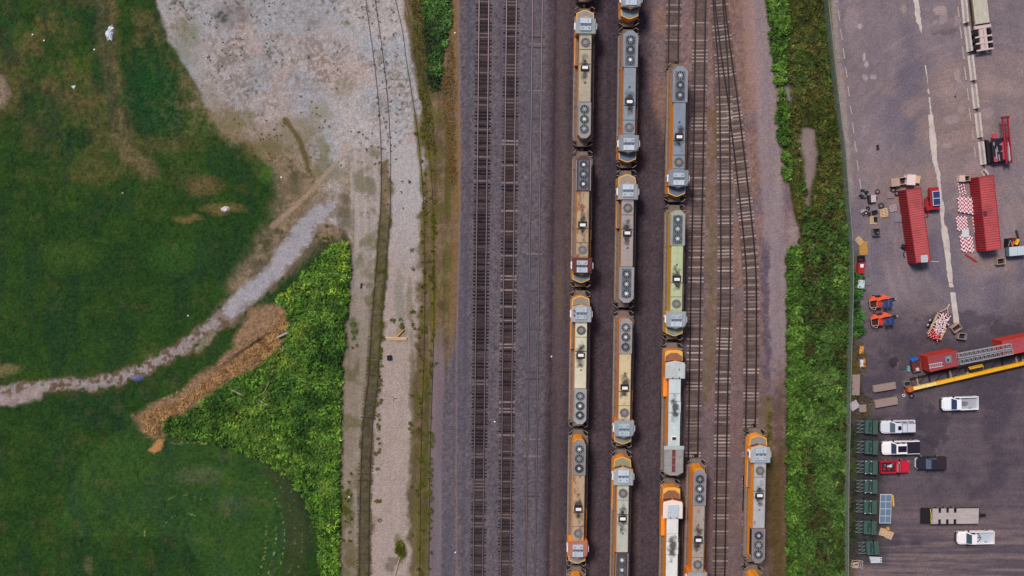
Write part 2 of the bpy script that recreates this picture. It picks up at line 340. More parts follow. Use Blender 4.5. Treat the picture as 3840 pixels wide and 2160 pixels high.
# thin path to the left
for pts, wd, c1, c2 in (([(830, 1195), (760, 1240), (690, 1300), (600, 1350), (520, 1390), (430, 1425), (330, 1440), (200, 1445), (110, 1455), (40, 1465), (-60, 1460)], .9, (104, 88, 78), (166, 156, 162)),
                        ([(800, 1250), (770, 1275), (740, 1310)], .35, (130, 126, 110), (150, 146, 130))):
    d = dist_path(wx, wy, pts, 5); cc = two(c1, c2, ss(.38, .56, n1 * .6 + n2 * .4)) * (1 + .6 * (nh - .5))[..., None]
    over(ss(wd + .45, wd - .2, d + (n2 - .5) * 1.6 + (n1 - .5) * 1.0), cc, 1, .4); over(ss(wd + 1.2, wd, d + (n2 - .5) * 2) * .35, V3(C(86, 74, 40)))
rdp = sdf(wx, wy, W([(1240, 740), (1150, 770), (1080, 880), (1000, 985), (900, 1080), (810, 1175), (860, 1205), (960, 1130), (1060, 1030), (1150, 920), (1210, 830), (1260, 790)]))
over(ss(-.2, 1.0, rdp + (n2 - .5) * 1.2) * .85, two((138, 138, 148), (162, 158, 166), n1 * .5 + n2 * .5) * (1 + .25 * (nh - .5))[..., None]); over(ss(1.1, .2, abs(rdp + .2) + (n2 - .5) * 1.4) * .6 * ss(.35, .6, n1), V3(C(108, 90, 78)))
d = dist_path(wx, wy, [(-40, 1500), (60, 1500), (130, 1475)], 4); over(ss(1.4, .6, d + (n2 - .5)), two((110, 98, 86), (158, 146, 148), n1))
# roads beside the old track
rl = sdf(wx, wy, W(ROADL)) + 1.2 * (n4 - .5); over(ss(-.9, .9, rl + (stv - .5)), two((100, 90, 74), (154, 142, 132), stv * .5 + n2 * .3 + n1 * .2) * (1 + .3 * (nh - .5))[..., None], 1, .4)
over(ss(-.3, .5, rl + (stv - .5)) * ss(-22, 8, Y) * .8, grs * (1 + .3 * (nh - .5))[..., None])
over(ss(-.2, .6, rl) * ss(.55, .68, n4) * .6, two((70, 76, 36), (100, 96, 50), n1))
rr_ = sdf(wx, wy, W(ROADR)); rc = lerp(two((146, 132, 124), (170, 156, 152), stv * .5 + n2 * .5), V3(C(166, 164, 168)), ss(-14, 10, Y + (n4 - .5) * 12) * .8)
over(ss(-.6, .6, rr_ + (n2 - .5) * 1.6), rc * (1 + .3 * (nh - .5))[..., None], 1, .4)
for (px, py, rx, ry, c, a) in ((1500, 1120, 20, 110, (120, 122, 112), .6), (1540, 1130, 14, 90, (104, 96, 60), .6), (1505, 1250, 24, 50, (120, 112, 92), .5), (1500, 2060, 18, 60, (84, 80, 40), .8), (1468, 2120, 26, 30, (80, 74, 56), .6), (1330, 1230, 14, 50, (60, 90, 36), .7), (1545, 1500, 12, 300, (96, 92, 64), .6), (1545, 1900, 10, 300, (90, 88, 60), .6), (1300, 1900, 28, 90, (84, 84, 40), .8), (1310, 2080, 30, 60, (92, 84, 50), .7), (1340, 1800, 20, 50, (96, 88, 56), .5)):
    g = G(px, py); q = ((wx - g[0]) / (rx / 23.3)) ** 2 + ((wy - g[1]) / (ry / 23.3)) ** 2
    over(ss(1.5, .2, q + (n1 - .5) * 1.4) * a, V3(C(*c)))
# weeds over the two buried tracks
LAC = [(1386, -120), (1390, 0), (1417, 200), (1437, 383), (1447, 577), (1446, 760), (1442, 836), (1428, 1015), (1415, 1172), (1398, 1434), (1378, 1610), (1368, 1872), (1366, 2200)]
dx = X - curve_x(LAC, Y); kk = ss(1.25, .8, abs(dx) + (n2 - .5) * .7) * ss(8, 3, Y + (n4 - .5) * 3)
over(kk, two((66, 62, 42), (112, 104, 78), n1) * (1 + .5 * (nh - .5))[..., None], 4); over(kk * ss(.45, .6, fbm(X, Y, 1.5, 171)) * ss(.2, .9, abs(dx)), V3(C(70, 76, 26)))
over(kk * ss(-18, -24, Y) * .7, two((58, 54, 44), (92, 86, 66), n1))
dx = X - curve_x(LBL, Y); kk = ss(1.0, .3, abs(dx - .8) + (stv - .5)) * ss(12, 20, Y) * 0
kk = ss(.5, .15, abs(dx) + (n2 - .5) * .5) + ss(.6, .2, abs(dx - 1.55) + (n2 - .5) * .6)
over(kk * ss(.35, .6, fbm(X, Y, 2.5, 181)) * .85 * ss(30, 22, Y), two((78, 76, 24), (112, 104, 34), n1))
over(ss(.9, .3, abs(dx - .8) + (n2 - .5) * .5) * ss(-15, -24, Y) * .7, two((58, 58, 34), (92, 90, 44), n1))
# ballast bed
xb = curve_x([(1708, -80), (1700, 120), (1705, 300), (1712, 600), (1700, 1000), (1690, 1300), (1650, 1500), (1628, 1800), (1618, 2240)], Y)
bal = two((74, 70, 80), (112, 102, 110), n2 * .35 + n1 * .35 + stv * .3) * (1 + .75 * (nh - .5) + .25 * (nh2 - .5))[..., None]
bal = lerp(bal, V3(C(84, 84, 100)), ss(.5, .7, stv2) * .5)
over(ss(-.5, .5, wx - xb), bal, 2, .9)
over(ss(.9, .2, abs(X - xb - .2) + (n1 - .5)) * .8 * ss(-22, -10, Y), two((112, 82, 54), (140, 112, 70), n1))
over(ss(1.3, .7, abs(X - curve_x([(1650, 1400), (1640, 1600), (1637, 1900), (1635, 2240)], Y) + .2)) * ss(-12, -20, Y) * .85, two((104, 92, 102), (132, 118, 126), stv) )
over(ss(.22, .08, abs(X - curve_x([(1718, -80), (1722, 300), (1724, 800), (1710, 1400), (1712, 2240)], Y) + (n2 - .5) * .3)) * .45, V3(C(140, 116, 106)))
over(ss(.45, .2, abs(X - curve_x([(1758, -80), (1755, 600), (1745, 1200), (1735, 2240)], Y))) * .4, V3(C(74, 74, 92)))
# brown ties zone of the first two tracks
for pts in ([(1816, -80), (1815, 0), (1804.5, 1000), (1792, 2160)], [(1919, -80), (1918, 0), (1907, 1000), (1895, 2160)]):
    over(ss(1.15, .75, abs(X - curve_x(pts, Y))) * .85, two((40, 30, 35), (72, 57, 58), stv * .3 + n1 * .7) * (1 + .5 * (nh - .5))[..., None])
# dark oily yard between the engines
xd = curve_x([(2055, -80), (2040, 1000), (2030, 2240)], Y)
dk = two((64, 54, 62), (86, 74, 82), stv * .4 + n2 * .6); dk = lerp(dk, V3(C(94, 78, 74)), ss(.52, .75, stv2) * .5); dk = lerp(dk, V3(C(56, 52, 62)), ss(.5, .7, fbm(X, Y, 1.2, 191, 3, 30)) * .6)
dk = dk * (1 + .6 * (nh - .5) + .25 * (n1 - .5))[..., None]
over(ss(-.6, 1.0, X - xd + (n2 - .5) * .8), dk, 2, .25)
over(ss(1.4, .2, abs(X - curve_x([(2110, -80), (2100, 900), (2085, 2240)], Y)) + (n2 - .5) * 1.2) * .45, two((84, 72, 74), (102, 86, 84), stv))
over(ss(.8, .1, abs(X - curve_x([(2100, 1000), (2095, 1300), (2085, 1700)], Y)) + (n1 - .5)) * ss(6, 2, abs(Y + 8)) * .5, V3(C(104, 88, 58)))
over(ss(.3, .08, abs(X - curve_x([(2085, -80), (2070, 1000), (2055, 2240)], Y)) + (n2 - .5) * .4) * .5, V3(C(44, 38, 48)))
# pale mud right of the third column
xp = curve_x([(2440, -80), (2450, 400), (2570, 700), (2575, 1200), (2555, 1700), (2560, 2240)], Y)
pk = two((104, 82, 86), (146, 120, 120), n2 * .5 + stv * .5); pk = lerp(pk, V3(C(132, 104, 88)), ss(.5, .7, stv2) * .6); pk = lerp(pk, V3(C(98, 90, 104)), ss(.45, .7, n4) * .5)
pk = pk * (1 + .55 * (nh - .5) + .3 * (n1 - .5))[..., None]
over(ss(-1.2, 1.2, wx - xp), pk, 2, .6)
over(ss(-1, 1, X - xp) * ss(-2, -20, Y) * .5, two((78, 66, 76), (118, 100, 104), n1 * .6 + n2 * .4))
for a, b in (((2528, -80), (2522, 250)), ((2627, 0), (2598, 1720)), ((2692, 0), (2718, 800)), ((2718, 800), (2700, 2200)), ((2700, 0), (2790, 760)), ((2790, 760), (2816, 1100)), ((2816, 1100), (2814, 1640))):
    d = dist_path(X, Y, [a, b], 4); over(ss(1.35, .9, d) * .7, two((70, 58, 56), (106, 90, 84), n1) * (1 + .4 * (nh - .5))[..., None])
for pts, c in (([(2670, 500), (2665, 1000), (2655, 1500)], (122, 106, 70)), ([(2665, 420), (2668, 470)], (130, 100, 50)), ([(2880, 1500), (2885, 1700), (2885, 1900)], (116, 100, 46)), ([(2930, 1350), (2925, 1600), (2910, 2240)], (104, 78, 56))):
    d = dist_path(wx, wy, pts, 4); over(ss(1.3, .2, d + (n1 - .5) * 1.2) * .6, two(tuple(int(v * .75) for v in c), c, n1))
over(sdf(wx, wy, W([(2870, 1750), (2945, 1650), (2950, 2240), (2880, 2240)])) * .5 + .5, two((70, 58, 40), (104, 84, 52), n1 * .5 + stv * .5) * (1 + .4 * (nh - .5))[..., None], 4)
# pale road along the green strip
xr = curve_x([(2850, -80), (2870, 300), (2895, 700), (2915, 1000), (2925, 1400), (2925, 1650)], Y)
over(ss(2.3, 1.3, abs(X - xr) + (n2 - .5)) * ss(-26, -16, Y) * .8, two((128, 114, 124), (152, 138, 140), stv * .7 + n1 * .3) * (1 + .25 * (nh - .5))[..., None], 1, .4)
over(ss(1.4, .6, abs(X - curve_x([(2800, -80), (2820, 200), (2830, 420)], Y)) + (n2 - .5)) * ss(18, 26, Y) * .6, two((150, 116, 112), (160, 130, 124), n1))
over(ss(.9, .3, abs(X - curve_x([(2870, 1080), (2880, 1450)], Y)) + (n1 - .5)) * ss(-24, -20, Y) * ss(2, -2, Y) * .8, two((74, 64, 82), (104, 92, 108), n1) * (1 + .5 * (nh - .5))[..., None])
# green strip soil
rg = sdf(wx, wy, W(RIGHTG)); gs = two((34, 44, 20), (66, 66, 30), n2 * .6 + n4 * .4); gs = lerp(gs, V3(C(88, 76, 40)), ss(.5, .7, n4) * .5) * (1 + .7 * (nh - .5))[..., None]
over(ss(-.3, .3, rg), gs, 4, .3)
over(ss(-.3, .7, sdf(wx, wy, W(PATCHG))) , two((116, 98, 96), (146, 130, 130), n1 * .5 + n2 * .5), 1)
over(ss(-.4, .6, sdf(wx, wy, W([(2925, 315), (2955, 315), (2980, 345), (2985, 380), (2960, 395), (2925, 350)]))) * .9, two((112, 102, 112), (140, 128, 134), n1))
over(ss(-.4, .6, sdf(wx, wy, W([(2955, 800), (2990, 850), (3005, 900), (2990, 930), (2950, 930)]))) * .8, two((130, 108, 104), (158, 142, 146), n1))
over(ss(-.4, .6, sdf(wx, wy, W(VERGE))), two((30, 44, 20), (60, 70, 30), n1), 4)
# yard
xf = curve_x([(3104, -80), (3114, 120), (3134, 330), (3158, 560), (3176, 750), (3190, 920), (3192, 1080), (3188, 1300), (3182, 1500), (3178, 1800), (3172, 2240)], Y)
yd = two((108, 99, 110), (140, 125, 131), n4 * .3 + .4 * fbm(X + Y * .12, Y, 1.2, 201, 3, 16) + .3 * n2)
yd = lerp(yd, V3(C(98, 92, 108)), ss(.48, .68, fbm(X, Y, 12, 211)) * .7); yd = lerp(yd, V3(C(150, 126, 120)), ss(.5, .68, fbm(X, Y, 14, 221)) * .6)
g = G(3560, 900); ra = np.hypot(X - g[0] - 4, (Y - g[1]) * .8); arc = fbm(ra, np.arctan2(Y - g[1], X - g[0]) * 12, .7, 231, 3, 30)
yd = lerp(yd, yd * 1.14, ss(.5, .72, arc) * ss(.4, .6, n8)); yd = lerp(yd, yd * .88, ss(.52, .7, 1 - arc) * ss(.45, .6, 1 - n8))
hs = fbm(X, Y, 9, 241, 4, .5)
lo = ss(-6, -16, Y + (n8 - .5) * 8); yd2 = two((74, 66, 78), (110, 97, 104), n2 * .4 + hs * .6); yd2 = lerp(yd2, V3(C(68, 62, 76)), ss(.48, .66, fbm(X, Y, 7, 251)) * .7)
yd2 = lerp(yd2, V3(C(136, 118, 118)), ss(-40, -52, Y) * ss(.35, .7, hs) * .6)
yd = lerp(yd, yd2, lo); yd = yd * (1 + .22 * (nh - .5) + .12 * (n1 - .5))[..., None]
over(ss(-.15, .25, X - xf + (n1 - .5) * .4), yd, 3, .3)
over(ss(1.0, .2, abs(X - xf - .75) + (n2 - .5) * .6) * ss(5, 10, Y) * .75, two((128, 118, 118), (166, 152, 148), n1))
over(ss(.35, .1, abs(X - xf - .2) + (n2 - .5) * .3) * ss(5, 10, Y) * .8, V3(C(104, 100, 60)))
# weeds under the fence in the lower part
fw = ss(2.2, .4, X - xf + (n4 - .5) * 3) * ss(2, -4, Y) * (X > xf - .2); over(fw * .85, two((56, 50, 34), (104, 88, 52), n1) * (1 + .5 * (nh - .5))[..., None], 4)
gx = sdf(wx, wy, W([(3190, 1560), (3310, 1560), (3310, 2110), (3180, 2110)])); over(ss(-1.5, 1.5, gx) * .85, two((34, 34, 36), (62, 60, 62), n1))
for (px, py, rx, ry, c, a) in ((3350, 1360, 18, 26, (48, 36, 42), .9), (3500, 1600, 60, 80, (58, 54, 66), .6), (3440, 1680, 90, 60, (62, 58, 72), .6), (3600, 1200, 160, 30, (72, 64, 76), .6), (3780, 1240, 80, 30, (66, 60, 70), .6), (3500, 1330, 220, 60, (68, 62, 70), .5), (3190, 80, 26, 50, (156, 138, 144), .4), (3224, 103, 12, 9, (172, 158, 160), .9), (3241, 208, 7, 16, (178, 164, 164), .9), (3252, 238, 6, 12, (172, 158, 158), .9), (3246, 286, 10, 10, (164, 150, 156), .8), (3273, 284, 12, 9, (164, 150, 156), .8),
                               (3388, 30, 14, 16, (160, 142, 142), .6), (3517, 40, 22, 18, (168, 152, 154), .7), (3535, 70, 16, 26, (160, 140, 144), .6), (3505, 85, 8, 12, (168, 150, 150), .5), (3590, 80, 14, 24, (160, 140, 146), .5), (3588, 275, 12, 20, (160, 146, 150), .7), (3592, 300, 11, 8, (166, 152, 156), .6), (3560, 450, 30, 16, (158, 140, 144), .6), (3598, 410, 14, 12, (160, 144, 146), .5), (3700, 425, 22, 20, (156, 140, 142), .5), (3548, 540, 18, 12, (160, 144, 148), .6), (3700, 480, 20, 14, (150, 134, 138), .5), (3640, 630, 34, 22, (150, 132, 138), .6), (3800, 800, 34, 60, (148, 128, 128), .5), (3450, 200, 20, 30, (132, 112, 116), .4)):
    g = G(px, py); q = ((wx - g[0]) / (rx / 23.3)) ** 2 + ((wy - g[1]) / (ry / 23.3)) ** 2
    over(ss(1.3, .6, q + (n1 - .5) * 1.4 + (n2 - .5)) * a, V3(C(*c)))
d = dist_path(X, Y, [(3500, 128), (3515, 122), (3530, 120), (3560, 115), (3590, 112)], 2); over(ss(.5, .2, d + (n1 - .5) * .6) * .5, V3(C(90, 80, 84)))
# straw bed soil and lush soil
over(ss(-.8, .5, sdf(wx, wy, W(STRAW)) + (n2 - .5)), two((100, 82, 62), (158, 126, 100), n1 * .5 + nh * .5) * (1 + .4 * (nh - .5))[..., None], 4)
over(ss(-.2, .3, sdf(wx, wy, W([(585, 1655), (612, 1650), (605, 1690), (575, 1705), (548, 1690)]))), two((140, 100, 66), (176, 128, 84), n1))
over(ss(-.2, .3, sdf(wx, wy, W(LUSH))), two((16, 30, 14), (36, 56, 22), n1), 4)
col = np.where((X > xb)[..., None], col * V3((.985, 1.005, .99)), col)
col = np.where((cls == 0)[..., None], col * V3((1.1, 1.08, 1.1)), col)
def ground():
    nx, ny = X.shape
    Z = -.03 + .03 * n1 - .02 * nh; Z = np.where((abs(X) > 95) | (Y > 50) | (Y < -65), -.03, Z)
    idx = np.arange(nx * ny).reshape(nx, ny)
    q = np.stack([idx[:-1, :-1], idx[1:, :-1], idx[1:, 1:], idx[:-1, 1:]], -1).reshape(-1, 4)
    fc = cls[:-1, :-1].reshape(-1)
    P = np.stack([X, Y, Z], -1).reshape(-1, 3).astype(np.float32); Cc = np.concatenate([np.clip(col, 0.002, .9), spk[..., None]], -1).reshape(-1, 4).astype(np.float32)
    m = bpy.data.materials.new('ground_cover'); m.use_nodes = True; n = m.node_tree.nodes; l = m.node_tree.links; bs = n['Principled BSDF']
    bs.inputs['Roughness'].default_value = .95; bs.inputs['Specular IOR Level'].default_value = .1
    at_ = n.new('ShaderNodeAttribute'); at_.attribute_name = 'soil'
    ge = n.new('ShaderNodeTexCoord')
    def nz(s, det):
        t = n.new('ShaderNodeTexNoise'); t.inputs['Scale'].default_value = s; t.inputs['Detail'].default_value = det; l.new(ge.outputs['Object'], t.inputs['Vector']); return t.outputs['Fac']
    def mr(s, a, b, c, d_):
        r = n.new('ShaderNodeMapRange'); l.new(s, r.inputs[0])
        for i, v in zip((1, 2, 3, 4), (a, b, c, d_)): r.inputs[i].default_value = v
        return r.outputs[0]
    f1 = mr(nz(5.5, 3), .3, .7, .72, 1.28); vo = n.new('ShaderNodeTexVoronoi'); vo.inputs['Scale'].default_value = 3.2; l.new(ge.outputs['Object'], vo.inputs['Vector'])
    f2 = mr(vo.outputs['Distance'], .05, .14, 1, 0)
    sepc = n.new('ShaderNodeSeparateColor'); l.new(vo.outputs['Color'], sepc.inputs[0]); f3 = mr(sepc.outputs[0], .78, .82, 0, 1)
    a = n.new('ShaderNodeMath'); a.operation = 'MULTIPLY'; l.new(f2, a.inputs[0]); l.new(f3, a.inputs[1])
    a2 = n.new('ShaderNodeMath'); a2.operation = 'MULTIPLY'; l.new(a.outputs[0], a2.inputs[0]); l.new(at_.outputs['Alpha'], a2.inputs[1])
    cx = n.new('ShaderNodeCombineXYZ')
    for i in range(3): l.new(f1, cx.inputs[i])
    x = n.new('ShaderNodeMix'); x.data_type = 'RGBA'; x.blend_type = 'MULTIPLY'; x.inputs[0].default_value = 1; l.new(at_.outputs['Color'], x.inputs[6]); l.new(cx.outputs[0], x.inputs[7])
    y = n.new('ShaderNodeMix'); y.data_type = 'RGBA'; l.new(a2.outputs[0], y.inputs[0]); l.new(x.outputs[2], y.inputs[6]); y.inputs[7].default_value = (*C(176, 158, 160), 1)
    l.new(y.outputs[2], bs.inputs['Base Color'])
    bp = n.new('ShaderNodeBump'); bp.inputs['Strength'].default_value = .5; bp.inputs['Distance'].default_value = .08; l.new(nz(4, 5), bp.inputs['Height']); l.new(bp.outputs[0], bs.inputs['Normal'])
    for k, name in enumerate(('lawn', 'gravel_road', 'ballast_bed', 'storage_yard_ground', 'verge_soil')):
        f = q[fc == k]; u, inv = np.unique(f.reshape(-1), return_inverse=True)
        me = bpy.data.meshes.new(name); me.vertices.add(len(u)); me.vertices.foreach_set('co', P[u].reshape(-1))
        me.loops.add(len(inv)); me.loops.foreach_set('vertex_index', inv.astype(np.int32)); me.polygons.add(len(f))
        me.polygons.foreach_set('loop_start', np.arange(0, len(inv), 4, dtype=np.int32)); me.polygons.foreach_set('loop_total', np.full(len(f), 4, np.int32))
        me.polygons.foreach_set('use_smooth', np.ones(len(f), bool))
        ca = me.attributes.new('soil', 'FLOAT_COLOR', 'POINT'); ca.data.foreach_set('color', Cc[u].reshape(-1))
        me.update(calc_edges=True); me.materials.append(m); o = bpy.data.objects.new(name, me); COL.objects.link(o); o['kind'] = 'structure'
ground()

# ------------------------------------------------------------------ foliage: masses of curved leaf blades
def leaf_mat(name, tr=.25):
    m = bpy.data.materials.new(name); m.use_nodes = True; n = m.node_tree.nodes; l = m.node_tree.links; bs = n['Principled BSDF']
    bs.inputs['Roughness'].default_value = .6; bs.inputs['Specular IOR Level'].default_value = .2
    a = n.new('ShaderNodeAttribute'); a.attribute_name = 'leaf'; l.new(a.outputs['Color'], bs.inputs['Base Color'])
    t = n.new('ShaderNodeBsdfTranslucent'); l.new(a.outputs['Color'], t.inputs['Color']); mx = n.new('ShaderNodeMixShader'); mx.inputs[0].default_value = tr
    l.new(bs.outputs[0], mx.inputs[1]); l.new(t.outputs[0], mx.inputs[2]); l.new(mx.outputs[0], n['Material Output'].inputs[0]); return m
LEAF = leaf_mat('leaf')
rng = np.random.RandomState(5)
def sample(poly, dens, jag=.5):
    P = np.array(W(poly)); x0, y0 = P.min(0) - .5; x1, y1 = P.max(0) + .5; n = int((x1 - x0) * (y1 - y0) * dens)
    p = rng.rand(n, 2) * [x1 - x0, y1 - y0] + [x0, y0]; d = sdf(p[:, 0], p[:, 1], P, 4) + jag * 2 * (fbm(p[:, 0], p[:, 1], 1.6, 301) - .5)
    return p[d > 0], d[d > 0]
def blades(name, p, hgt, wid, cols, parent=None, lean=.9, clump=.0, seed=0, z0=0.0):
    """p (n,2); hgt (n,) length; cols (n,3)"""
    n = len(p); th = rng.rand(n) * 2 * np.pi
    if clump: th = fbm(p[:, 0], p[:, 1], clump, 311 + seed, 2) * 4 * np.pi + rng.randn(n) * .7
    ln = hgt * lean * (.5 + .8 * rng.rand(n)); up = hgt * (.45 + .6 * rng.rand(n)); d = np.stack([np.cos(th), np.sin(th)], -1); s = np.stack([-d[:, 1], d[:, 0]], -1) * (wid * .5)[:, None]
    def pt(t, w, zz): return np.concatenate([p + d * (ln * t)[:, None] + s * w, zz[:, None]], -1)
    z0_ = np.full(n, z0)
    v = np.stack([pt(0, .6, z0_), pt(0, -.6, z0_), pt(.45, 1, z0_ + up * .85), pt(.45, -1, z0_ + up * .85), pt(1, .15, z0_ + up * .8), pt(1, -.15, z0_ + up * .8)], 1).reshape(-1, 3).astype(np.float32)
    b = np.arange(n)[:, None] * 6; f = np.concatenate([b + [0, 1, 3, 2], b + [2, 3, 5, 4]], 1).reshape(-1).astype(np.int32)
    me = bpy.data.meshes.new(name); me.vertices.add(n * 6); me.vertices.foreach_set('co', v.reshape(-1)); me.loops.add(n * 8); me.loops.foreach_set('vertex_index', f)
    me.polygons.add(n * 2); me.polygons.foreach_set('loop_start', np.arange(0, n * 8, 4, dtype=np.int32)); me.polygons.foreach_set('loop_total', np.full(n * 2, 4, np.int32))
    ca = me.attributes.new('leaf', 'FLOAT_COLOR', 'POINT'); c4 = np.concatenate([np.repeat(cols, 6, 0), np.ones((n * 6, 1))], -1).astype(np.float32); ca.data.foreach_set('color', c4.reshape(-1))
    me.update(calc_edges=True); me.materials.append(LEAF); o = bpy.data.objects.new(name, me); COL.objects.link(o)
    if parent: o.parent = parent
    return o
def pal(p, cs, s, seed, jit=.3):
    """patchy palette"""
    t = np.clip((fbm(p[:, 0], p[:, 1], s, seed) - .28) / .44 + rng.randn(len(p)) * .16, 0, .999) * (len(cs) - 1); i = t.astype(int); f = (t - i)[:, None]
    A = np.array([C(*c) for c in cs]); i2 = np.minimum(i + 1, len(cs) - 1); return (A[i] * (1 - f) + A[i2] * f) * (1 + jit * rng.randn(len(p))[:, None] * .6).clip(.4, 2)
def tuftmass(name, poly, dens, nb, h, w, cs, s=3, seed=1, jag=.4, label=None, cat=None, keep=None, spread=.35, sweep=.5, contrast=.45):
    """clumps: each with its own height, tone and blades fanning out of it"""
    c, d = sample(poly, dens, jag)
    if keep is not None: m = keep(c); c = c[m]; d = d[m]
    k = len(c); hh = h * (.35 + .9 * rng.rand(k)) * np.clip(.6 + d, .6, 1); tone = np.exp(contrast * rng.randn(k)).clip(.3, 2.2); cc = pal(c, cs, s, seed, .1) * tone[:, None]
    sw = fbm(c[:, 0], c[:, 1], 2.2, 611 + seed, 2) * 4 * np.pi
    i = np.repeat(np.arange(k), nb); n = len(i); th = rng.rand(n) * 2 * np.pi; r0 = rng.rand(n) * spread * .4
    d2 = np.stack([np.cos(th), np.sin(th)], -1) + sweep * np.stack([np.cos(sw), np.sin(sw)], -1)[i] * 1.6; d2 /= np.linalg.norm(d2, axis=1)[:, None] + 1e-6
    p = c[i] + d2 * r0[:, None]; ln = (spread + hh[i] * .5) * (.5 + .7 * rng.rand(n)); up = hh[i] * (.6 + .5 * rng.rand(n)); sd = np.stack([-d2[:, 1], d2[:, 0]], -1) * (w * (.6 + .7 * rng.rand(n)) * .5)[:, None]
    def pt(t, q, z): return np.concatenate([p + d2 * (ln * t)[:, None] + sd * q, z[:, None]], -1)
    z0_ = np.zeros(n); v = np.stack([pt(0, .5, z0_), pt(0, -.5, z0_), pt(.45, 1, up), pt(.45, -1, up), pt(1, .2, up * .7), pt(1, -.2, up * .7)], 1).reshape(-1, 3).astype(np.float32)
    cols = cc[i] * (1 + .25 * rng.randn(n)[:, None]).clip(.4, 1.8)
    b = np.arange(n)[:, None] * 6; f = np.concatenate([b + [0, 1, 3, 2], b + [2, 3, 5, 4]], 1).reshape(-1).astype(np.int32)
    me = bpy.data.meshes.new(name); me.vertices.add(n * 6); me.vertices.foreach_set('co', v.reshape(-1)); me.loops.add(n * 8); me.loops.foreach_set('vertex_index', f)
    me.polygons.add(n * 2); me.polygons.foreach_set('loop_start', np.arange(0, n * 8, 4, dtype=np.int32)); me.polygons.foreach_set('loop_total', np.full(n * 2, 4, np.int32))
    ca = me.attributes.new('leaf', 'FLOAT_COLOR', 'POINT'); ca.data.foreach_set('color', np.concatenate([np.repeat(cols, 6, 0), np.ones((n * 6, 1))], -1).astype(np.float32).reshape(-1))
    me.update(calc_edges=True); me.materials.append(LEAF); o = bpy.data.objects.new(name, me); COL.objects.link(o); tag(o, label, cat, kind='stuff'); return o
def mass(name, poly, dens, h, w, cs, s=4, seed=1, clump=1.5, jag=.5, lean=.9, label=None, cat=None, keep=None):
    p, d = sample(poly, dens, jag)
    if keep is not None: m = keep(p); p = p[m]; d = d[m]
    hh = h * (.5 + .9 * fbm(p[:, 0], p[:, 1], 1.3, seed + 400, 2)) * (.75 + .5 * rng.rand(len(p))) * np.clip(.5 + d, .5, 1)
    o = blades(name, p, hh, np.full(len(p), w) * (.7 + .6 * rng.rand(len(p))), pal(p, cs, s, seed), clump=clump, lean=lean, seed=seed); tag(o, label, cat, kind='stuff'); return o
GRN = [(24, 50, 16), (44, 88, 26), (78, 138, 38), (104, 160, 46)]
tuftmass('tall_grass', LUSH, 7.5, 16, .9, .13, [(40, 78, 28), (66, 108, 36), (92, 132, 42), (80, 120, 50), (122, 152, 54)], 3.5, 21, label='lush tall green grass filling the triangle between lawn and gravel track', cat='grass')
tuftmass('tall_grass', [(1240, 925), (1300, 915), (1310, 1000), (1300, 1130), (1260, 1110), (1225, 1020)], 7, 16, .8, .13, [(100, 140, 36), (128, 168, 50), (146, 180, 64)], 2, 22, label='bright yellow green grass at the upper tip of the triangle', cat='grass')
tuftmass('tall_grass', [(1200, 1900), (1262, 1500), (1275, 1500), (1266, 2200), (1212, 2200)], 6, 16, .8, .13, [(90, 132, 38), (114, 158, 50), (132, 166, 60)], 2, 23, label='light green grass edging the gravel strip at the lower end', cat='grass')
mass('straw', [(1085, 1190), (1092, 1235), (1040, 1312), (960, 1368), (850, 1428), (760, 1486), (690, 1546), (625, 1578), (606, 1632), (560, 1638), (528, 1600), (520, 1562), (585, 1528), (700, 1476), (800, 1402), (900, 1330), (990, 1250), (1055, 1190)], 90, .3, .08, [(136, 104, 66), (192, 150, 96), (222, 182, 124), (158, 122, 80)], 1.2, 24, clump=.9, jag=.8, label='dry tan straw and cut reeds heaped in a long band', cat='straw')
tuftmass('verge_weeds', VERGE, 7.5, 16, .7, .14, [(34, 56, 26), (56, 92, 38), (80, 122, 54)], 3, 25, label='dark green weeds along the edge of the ballast at the top', cat='weeds')
mass('verge_weeds', [(1530, -60), (1595, -60), (1605, 200), (1620, 400), (1632, 560), (1600, 560), (1570, 300), (1545, 140)], 45, .3, .08, [(80, 72, 34), (96, 98, 36), (62, 80, 30)], 3, 26, label='sparse olive weeds beside the pale gravel road', cat='weeds')
mass('verge_weeds', [(1655, 300), (1690, 120), (1706, 200), (1712, 700), (1690, 700), (1665, 500)], 40, .3, .07, [(120, 84, 44), (140, 104, 56), (96, 84, 44)], 2, 27, label='thin rusty brown weeds along the ballast shoulder', cat='weeds')
inp = lambda p: sdf(p[:, 0], p[:, 1], np.array(W(PATCHG)), 4) < -.1
tuftmass('strip_weeds', [(2990, -60), (3100, -60), (3112, 150), (3130, 350), (3155, 570), (3174, 740), (3184, 900), (3186, 1060), (2990, 1060), (2990, 930), (3010, 880), (2965, 700), (2955, 430), (2960, 300), (2950, 100)], 5.5, 14, .35, .11, [(64, 80, 28), (80, 88, 34), (100, 98, 48), (74, 100, 40)], 4, 28, spread=.3, contrast=.35, keep=inp, label='olive weeds and dry grass covering the strip inside the fence', cat='weeds')
tuftmass('strip_weeds', [(2952, 930), (2995, 930), (3000, 1100), (3010, 1300), (3015, 2240), (2950, 2240)], 7, 16, .8, .15, [(56, 86, 34), (80, 116, 42), (100, 136, 54)], 2.5, 29, jag=.35, label='bright leafy weeds forming the left edge of the green strip', cat='weeds')
